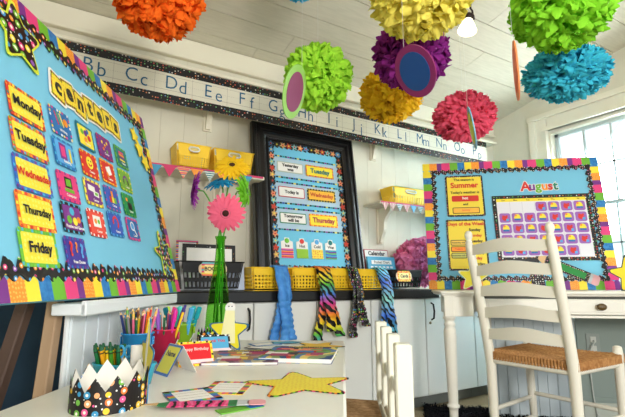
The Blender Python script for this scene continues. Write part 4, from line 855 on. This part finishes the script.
# ================= TENT CARDS AND CUTOUTS STANDING =================
def tent(label, M, w, h, edge, face, bd=None, txt=None, tc=None, ts=.014, lean=32, extra=None):
    mb = MB(); A = T(0, 0, 0) @ R(90-lean, 'X'); A2 = T(0, 2*h*math.sin(math.radians(lean)), 0) @ R(180, 'Z') @ R(90-lean, 'X')
    mb.plate(rrect(w, h, .004, cy=h/2), -.0008, 0, edge, A, back=W1); mb.plate(rrect(w-.014, h-.014, .003, cy=h/2), 0, .0006, face, A); mb.plate(rrect(w, h, .004, cy=h/2), -.0008, 0, W1, A2)
    if bd: bead_edge(mb, w, h, bd, .0004, A @ T(0, h/2, 0), .009, .006)
    if txt: mb.text(txt, ts, tc or INK, A @ T(0, h*.68, .001), .03)
    if extra: extra(mb, A)
    return tag(mb.build('tent_card', None, M), label, 'tent card', 'folded tent cards on the table')
def gback(mb, A):
    mb.plate([(-.05, .008), (.05, .008), (.05, .02), (-.05, .02)], .0006, .001, mat((245, 220, 225)), A)
tent('yellow and blue bordered tent card with white side, turned to the left', on(160, 375, -46), .08, .085, mat((80, 120, 190)), mat((226, 220, 90)), None, 'Name', mat((60, 60, 90)), .02, 30)
tent('red tent card with black and yellow zebra border in the table middle', on(197, 366, 28), .105, .078, YEL, mat((224, 34, 44)), [YEL, BLK, YEL, ORA], 'Happy Birthday', mat((250, 200, 200)), .013, 36, gback)
tent('light blue tent card with black dotted border behind the red one', on(216, 354, 24), .108, .072, BLK, mat((90, 180, 226)), [BLK, W1, BLK], 'Thank You', mat((220, 70, 90)), .016, 36, gback)
mb = MB(); vs = []; nz = 7
pl_ = [(-.03+.06*i/(2*nz), .05+(.014 if i % 2 else -.004)) for i in range(2*nz+1)]
mb.plate([(-.03, 0), (.03, 0)]+pl_[::-1], 0, .0015, dots((22, 18, 20), POP, 70, .3, ring=False), R(84, 'X')); tag(mb.build('small_crown', None, DM(1.66, -.385, ZT+.002, 4) @ S(1.2, 1.2, 1.2)), 'small zigzag black dotted paper crown standing before the green vase', 'crown')
def facex(mb): 
    mb.plate(circ(.02, 0, .085, 14), .0022, .0026, W1)
    mb.plate([(-.018, .075), (.018, .075), (.028, -.04), (-.028, -.04)], .0022, .0027, mat((248, 244, 190), .5)); mb.plate(circ(.0025, -.006, .09, 8), .0027, .003, INK); mb.plate(circ(.0025, .006, .09, 8), .0027, .003, INK)
sstar('yellow star cutout with pale front and blue edge, standing right of the green vase', on(228, 350, -8), .080, YF1, mat((60, 110, 150)), 10, facex, 90)
# ================= FLAT THINGS ON THE TABLE =================
FLAT = ZT+.0005
def fon(u, v, yaw=0, z=0): return on(u, v, yaw, FLAT+z)
mb = MB(); st = star(.138, .068, rot=100); mb.plate(st, 0, .0015, stripes([(20, 18, 20), (240, 140, 40), (20, 18, 20), (110, 180, 60), (20, 18, 20), (228, 60, 130)], 9, 0, 3)); mb.plate([(x*.925, y*.925) for x, y in st], .0015, .002, dots((246, 226, 60), [(236, 206, 50)], 100, .3, white=False, ring=False))
tag(mb.build('star_cutout', None, fon(300, 384, 0)), 'large yellow star cutout lying flat at the right front of the table', 'star cutout')
mb = MB(); st = star(.105, .05, rot=60); mb.plate(st, 0, .0015, BLK); mb.plate([(x*.92, y*.92) for x, y in st], .0015, .002, mat((240, 196, 60)))
tag(mb.build('star_cutout', None, fon(318, 346, 0)), 'golden star cutout lying flat behind the magazines', 'star cutout')
def book(label, M, w, h, th, cover, seed, page=W1, group='magazines on the table'):
    rnd = random.Random(seed); t = thing('magazine', label, 'magazine', M, group)
    mb = MB(); mb.box((0, 0, th/2), (w-.004, h-.004, th-.002), page); mb.build('pages', t)
    mb = MB(); mb.box((0, 0, th), (w, h, .001), cover); mb.box((-w/2+.001, 0, th/2), (.002, h, th), cover); mb.box((0, 0, .0005), (w, h, .001), cover)
    cols = [mat((60, 120, 190)), mat((240, 210, 90)), mat((180, 60, 110)), mat((110, 160, 90)), mat((60, 50, 60)), mat((230, 130, 90)), W1, mat((170, 130, 90))]
    for k in range(24):
        x, y = rnd.uniform(-w*.33, w*.33), rnd.uniform(-h*.32, h*.27); a, b = rnd.uniform(.03, .07), rnd.uniform(.02, .06)
        mb.box((x, y, th+.0007+.00006*k), (a, b, .0003), cols[rnd.randrange(8)])
    mb.box((0, h*.40, th+.0018), (w*.8, h*.1, .0003), mat((70, 50, 90))); mb.text('CLASSROOM', h*.085, YEL, T(0, h*.40, th+.0022), .03)
    mb.build('cover', t)
book('thick magazine with red and green photo cover, right of the pair', fon(301, 356.5, -8), .225, .25, .014, stripes([(206, 60, 60), (110, 150, 90), (90, 130, 190), (236, 214, 120), (150, 170, 120), (60, 90, 140)], 2.2, 0, 7), 4)
book('thin magazine with purple and brown cover, left of the pair', fon(243, 358.5, 4), .225, .24, .008, stripes([(150, 110, 140), (190, 160, 130), (130, 150, 190), (210, 200, 170), (120, 90, 110)], 2.6, 0, 6), 8)
def fcard(label, M, w, h, cols, name='bordered_card', z=0):
    mb = MB(); mb.box((0, 0, .0006+z), (w, h, .0012), cols[0]); n = 12
    for k in range(n):
        for s in (-1, 1):
            mb.box((-w/2+(k+.5)*w/n, s*(h/2-.007), .0014+z), (w/n, .014, .0004), cols[k % len(cols)]); mb.box((s*(w/2-.007), -h/2+(k+.5)*h/n, .0014+z), (.014, h/n, .0004), cols[(k+2) % len(cols)])
    mb.box((0, 0, .0015+z), (w-.03, h-.03, .0004), W1)
    for q in (-.2, 0, .2): mb.box((0, q*h, .0018+z), (w-.04, .0008, .0002), LNm)
    tag(mb.build(name, None, M), label, 'card', 'frame cards lying on the table')
CR = [mat((40, 120, 200)), mat((110, 180, 60)), mat((250, 210, 60)), mat((240, 140, 40)), mat((228, 62, 130)), mat((120, 60, 150))]
fcard('rainbow-edged blank card lying behind the pencil cutout, right one', fon(228, 388, -4), .095, .12, [CR[2], CR[4], CR[3], CR[5], CR[1]])
fcard('blue and orange edged blank card lying left on the table, partly under the pencil', fon(192, 397, 30), .10, .11, [CR[0], CR[0], CR[1], CR[3], CR[5]], z=.0025)
mb = MB(); PLM = fon(205, 404, 6, .0055); ZP = stripes([(228, 62, 130), (20, 18, 20), (228, 62, 130), (236, 110, 160)], 14, 0, 3)
mb.plate([(-.07, -.019), (.045, -.019), (.045, .019), (-.07, .019)], 0, .0015, ZP); mb.plate([(.045, -.019), (.062, -.019), (.062, .019), (.045, .019)], 0, .0016, mat((30, 120, 70))); mb.plate([(.062, -.018), (.085, -.018), (.085, .018), (.062, .018)], 0, .0015, mat((200, 205, 210))); mb.plate(rrect(.036, .036, .012, cx=.1), 0, .0015, mat((236, 168, 176)))
mb.plate([(-.07, -.019), (-.07, .019), (-.105, .002)], 0, .0016, mat((40, 130, 80))); mb.plate([(-.09, -.009), (-.09, .011), (-.125, .001)], .0016, .0022, WT); mb.plate([(-.115, -.003), (-.115, .004), (-.125, .001)], .0022, .0026, BLK)
tag(mb.build('pencil_cutout', None, PLM), 'pink and black zebra pencil cutout lying at the front of the table', 'cutout')
tag(MB().box((0, 0, .001), (.09, .03, .002), CR[1], T(.0, -.0, 0)).box((0.03, 0, .002), (.03, .03, .0006), CR[0]).build('paper_strip', None, fon(240, 409, 35)), 'green and blue border piece under the eraser end of the pencil cutout', 'paper strip')
for k, (u, v, yw, w, h, c, lab) in enumerate(((268, 344, 30, .14, .08, BLU, 'blue edged arrow paper lying at the far end of the table'), (287, 342.5, 12, .12, .06, mat((40, 110, 140)), 'teal pencil-shaped paper near the far table edge'), (263, 348, -20, .13, .05, mat((30, 30, 34)), 'black edged strip paper before the blue arrow paper'))):
    mb = MB(); ps = [(-w/2, -h/2), (w/2-.03, -h/2), (w/2, 0), (w/2-.03, h/2), (-w/2, h/2)]; mb.plate(ps, 0, .001, c); mb.plate([(x*.88, y*.78) for x, y in ps], .001, .0013, W1 if k != 1 else mat((90, 170, 200)))
    tag(mb.build('paper_cutout', None, fon(u, v, yw, .002*k)), lab, 'cutout')
# stars on the desk
sstar('small yellow star cutout standing on the desk behind the left chair post', T(*(D0+ax*.215+aw*.29+Vector((0, 0, .7555)))) @ Matrix.Rotation(math.atan2(ax.y, ax.x)+.1, 4, 'Z'), .092, YF1, mat((236, 236, 190)), 10, None, 84)
sstar('yellow star cutout with dotted edge on the right end of the desk', T(*(D0+ax*1.02+aw*.20+Vector((0, 0, .7555)))) @ Matrix.Rotation(math.atan2(ax.y, ax.x)-.1, 4, 'Z'), .11, mat((250, 214, 30)), mat((60, 80, 70)), 10, None, 96)
# ================= LADDER-BACK CHAIR =================
c0 = W(2.09, .985, 0); fw = (RT*.815+HD*.58).normalized(); sd = Vector((fw.y, -fw.x, 0)) # sd: to the chair's right looking forward
CHM = Matrix.Identity(4)
for i in range(3): CHM[i][0], CHM[i][1], CHM[i][2], CHM[i][3] = sd[i], fw[i], (0, 0, 1)[i], c0[i]
t = thing('ladder_back_chair', 'cream painted ladder-back chair with woven rush seat at the desk', 'chair', CHM)
chm = mat((238, 235, 222), .35); hw, fd, fhw = .193, .385, .225
def ptop(x, z): return (x, -.122*max(0, (z-.42)/.62)**1.15, z)
for s in (-1, 1):
    mb = MB(); zs = [0, .1, .25, .42, .55, .7, .85, .97, 1.0]
    mb.tube([ptop(s*(hw+.012*max(0, (z-.4))), z) for z in zs], [.016, .019, .022, .024, .023, .022, .021, .020, .015], chm, n=14)
    q = Vector(ptop(s*(hw+.007), .99)); mb.lathe([(.012, 0), (.016, .006), (.012, .012), (.014, .016), (.019, .03), (.018, .045), (.012, .056), (.0005, .06)], chm, T(*q) @ T(0, 0, .005), 14); mb.build('back_post', t)
for k, z in enumerate((.96, .858, .76, .658, .556)):
    mb = MB(); n = 16; vs = []
    for i in range(n+1):
        f = i/n; x = -hw+2*hw*f; bow = -.028*math.sin(PI*f); y0 = ptop(0, z)[1]+bow
        hu = .022+.020*math.sin(PI*f)**2; lo = -.026+.008*math.sin(PI*f)**2
        vs += [(x, y0-.006, z+lo), (x, y0-.006, z+hu), (x, y0+.006, z+hu), (x, y0+.006, z+lo)]
    mb.add(vs, [(4*i+a, 4*i+(a+1) % 4, 4*i+4+(a+1) % 4, 4*i+4+a) for i in range(n) for a in range(4)], chm, smooth=False); mb.build('ladder_slat', t)
for s in (-1, 1):
    mb = MB(); mb.tube([(s*(fhw-.02), fd, 0), (s*(fhw-.012), fd, .2), (s*(fhw-.008), fd, .47), (s*(fhw-.008), fd, .50)], [.015, .02, .022, .019], chm, n=14); mb.sphere(.019, chm, T(s*(fhw-.008), fd, .50) @ S(1, 1, .5)); mb.build('front_leg', t)
mb = MB()
def rail(a, b, sag=0, r=.014, m=chm, vert=1.5):
    a, b = Vector(a), Vector(b); P_ = [a.lerp(b, i/10)+Vector((0, sag*math.sin(PI*i/10), 0)) for i in range(11)]; mb.tube(P_, r, m, n=10)
for (a, b) in (((-hw, 0), (hw, 0)), ((fhw-.01, fd), (-fhw+.01, fd)), ((-hw, 0), (-fhw+.01, fd)), ((hw, 0), (fhw-.01, fd))):
    for zz in (.425, .44): rail((a[0], a[1], zz), (b[0], b[1], zz), 0, .013)
mb.build('seat_rail', t)
for a, b in (((-hw, 0, .16), (hw, 0, .16)), ((-fhw+.015, fd, .22), (fhw-.015, fd, .22)), ((-hw, 0, .20), (-fhw+.01, fd, .20)), ((hw, 0, .20), (fhw-.01, fd, .20)), ((-hw, 0, .10), (-fhw+.01, fd, .10)), ((hw, 0, .10), (fhw-.01, fd, .10))):
    mb = MB(); rail(a, b, 0, .0105); mb.build('stretcher', t)
# rush seat: four woven wedges meeting at an X, ridged strands
rush = noisy((190, 142, 90), (156, 108, 62), 60, .8, .2)
mb = MB(); cor = [Vector((-hw-.02, -.012, 0)), Vector((hw+.02, -.012, 0)), Vector((fhw+.01, fd+.015, 0)), Vector((-fhw-.01, fd+.015, 0))]; ce = Vector((0, fd*.52, 0)); nS = 30
for s in range(4):
    A_, B_ = cor[s], cor[(s+1) % 4]
    for i in range(nS):
        f0, f1 = i/nS, (i+1)/nS; p0, p1 = A_.lerp(B_, f0), A_.lerp(B_, f1); g0, g1 = 1-abs(2*f0-1), 1-abs(2*f1-1)
        fm = (f0+f1)/2; pm = A_.lerp(B_, fm); out = (pm-ce).normalized(); gm_ = 1-abs(2*fm-1)
        inn = lambda f: (A_ if f < .5 else B_).lerp(ce, min(1, (1-abs(2*f-1)))) 
        q0, q1, qm = inn(f0), inn(f1), inn(fm); e = out*.006
        vs = [p0+Vector((0, 0, .405)), pm+e+Vector((0, 0, .403)), p1+Vector((0, 0, .405)), p0+Vector((0, 0, .436)), pm+e+Vector((0, 0, .441)), p1+Vector((0, 0, .436)), q0+Vector((0, 0, .446-.012*g0)), qm+Vector((0, 0, .451-.012*gm_)), q1+Vector((0, 0, .446-.012*g1))]
        mb.add([v+Vector((0, 0, .03)) for v in vs], [(0, 1, 4, 3), (1, 2, 5, 4), (3, 4, 7, 6), (4, 5, 8, 7)], rush)
vs = [c_+Vector((0, 0, .436)) for c_ in cor]; mb.add(vs, [(3, 2, 1, 0)], rush); mb.build('rush_seat', t)
# ================= WHITE CHILD'S CHAIR BESIDE THE TABLE =================
KMx = DM(1.46, .246, 0, TY)          # y away from camera runs along the back
t = thing('slat_back_chair', 'white low chair with upright back slats and rush seat tucked beside the table', 'chair', KMx)
kw = mat((240, 240, 226), .35)
for (y, nm) in ((-.32, 'back_post'), (.32, 'back_post')):
    mb = MB(); mb.box((.0, 0, .325), (.042, .045, .65), kw, T(0, y, 0), bev=.004); mb.build(nm, t)
    mb = MB(); mb.box((-.27, y*.95, .18), (.032, .032, .36), kw, bev=.004); mb.build('front_leg', t)
for y in (-.107, .107): mb = MB(); mb.box((.0, y, .52), (.036, .05, .26), kw, bev=.004); mb.build('back_slat', t)
for z in (.385, .52): mb = MB(); mb.box((.0, 0, z), (.018, .61, .035), kw, bev=.003); mb.build('back_rail', t)
mb = MB(); 
for y in (-.30, .30): mb.box((-.135, y, .335), (.27, .022, .035), kw, bev=.003)
mb.box((-.27, 0, .335), (.022, .61, .035), kw, bev=.003); mb.box((0, 0, .335), (.02, .61, .035), kw, bev=.003); mb.build('seat_frame', t)
for y in (-.30, .30): mb = MB(); mb.box((-.135, y, .12), (.26, .018, .018), kw, bev=.003); mb.build('stretcher', t)
mb = MB()
for k in range(59): mb.tube([(-.275, -.29+.01*k, .357), (-.14, -.29+.01*k, .363), (-.022, -.29+.01*k, .357)], .0056, noisy((196, 160, 120), (160, 122, 84), 60, .85, .2), n=6)
mb.build('rush_seat', t)
# ================= SHAGGY BLACK RUG =================
RM = DM(2.56, 1.26, 0, -12); t = thing('shag_rug', 'black shaggy rug on the carpet under the desk and rush chair', 'rug', RM); rw, rh = 1.25, .72; bk = mat((22, 22, 26), .95, .1)
mb = MB(); mb.box((0, 0, .004), (rw, rh, .007), bk); mb.build('backing', t); mb = MB(); rnd = random.Random(2)
for i in range(9000):
    x, y = rnd.uniform(-rw/2, rw/2), rnd.uniform(-rh/2, rh/2); a = rnd.uniform(0, 6.28); L = rnd.uniform(.022, .04); dx, dy = math.cos(a), math.sin(a); w = .003
    mb.add([(x-dy*w, y+dx*w, .006), (x+dy*w, y-dx*w, .006), (x+dx*L*.4+dy*w, y+dy*L*.4-dx*w, .006+L*.6), (x+dx*L*.4-dy*w, y+dy*L*.4+dx*w, .006+L*.6), (x+dx*L, y+dy*L, .006+L*.55)], [(0, 1, 2, 3), (3, 2, 4)], bk)
tag(mb.build('pile', t), kind='stuff')
# ================= CAMERA, LIGHT, SKY =================
cam = bpy.data.cameras.new('camera'); co = bpy.data.objects.new('camera', cam); C.objects.link(co)
cam.sensor_width = 36; cam.lens = 36*FPX/625; cam.clip_start = .02; co.location = (0, 0, CAMH)
co.rotation_euler = (PI/2+PITCH, 0, YAW-PI/2); bpy.context.scene.camera = co
w = bpy.data.worlds.new('sky'); bpy.context.scene.world = w; w.use_nodes = True
bg = w.node_tree.nodes['Background']; bg.inputs[0].default_value = (.90, .96, 1, 1); bg.inputs[1].default_value = 1.05
def area(name, loc, target, size, power, col):
    l = bpy.data.lights.new(name, 'AREA'); l.size = size; l.energy = power; l.color = col
    o = bpy.data.objects.new(name, l); C.objects.link(o); o.location = loc
    o.rotation_euler = (Vector(target)-Vector(loc)).to_track_quat('-Z', 'Y').to_euler()
area('standing_lamp_light', W(-1.5, -1.1, .75), W(2.2, .3, 1.8), .25, 135, (1, .91, .78))
area('second_lamp_light', W(-1.3, 1.1, 1.3), W(2.4, .6, .9), .5, 38, (1, .95, .88))
area('window_daylight', (3.75, 1.55, 1.6), (1.2, 1.2, .6), .9, 34, (.85, .95, 1))
s = bpy.context.scene; s.view_settings.view_transform = 'Standard'; s.view_settings.look = 'None'; s.view_settings.gamma = 1; s.view_settings.use_curve_mapping = False
s.view_settings.exposure = .68
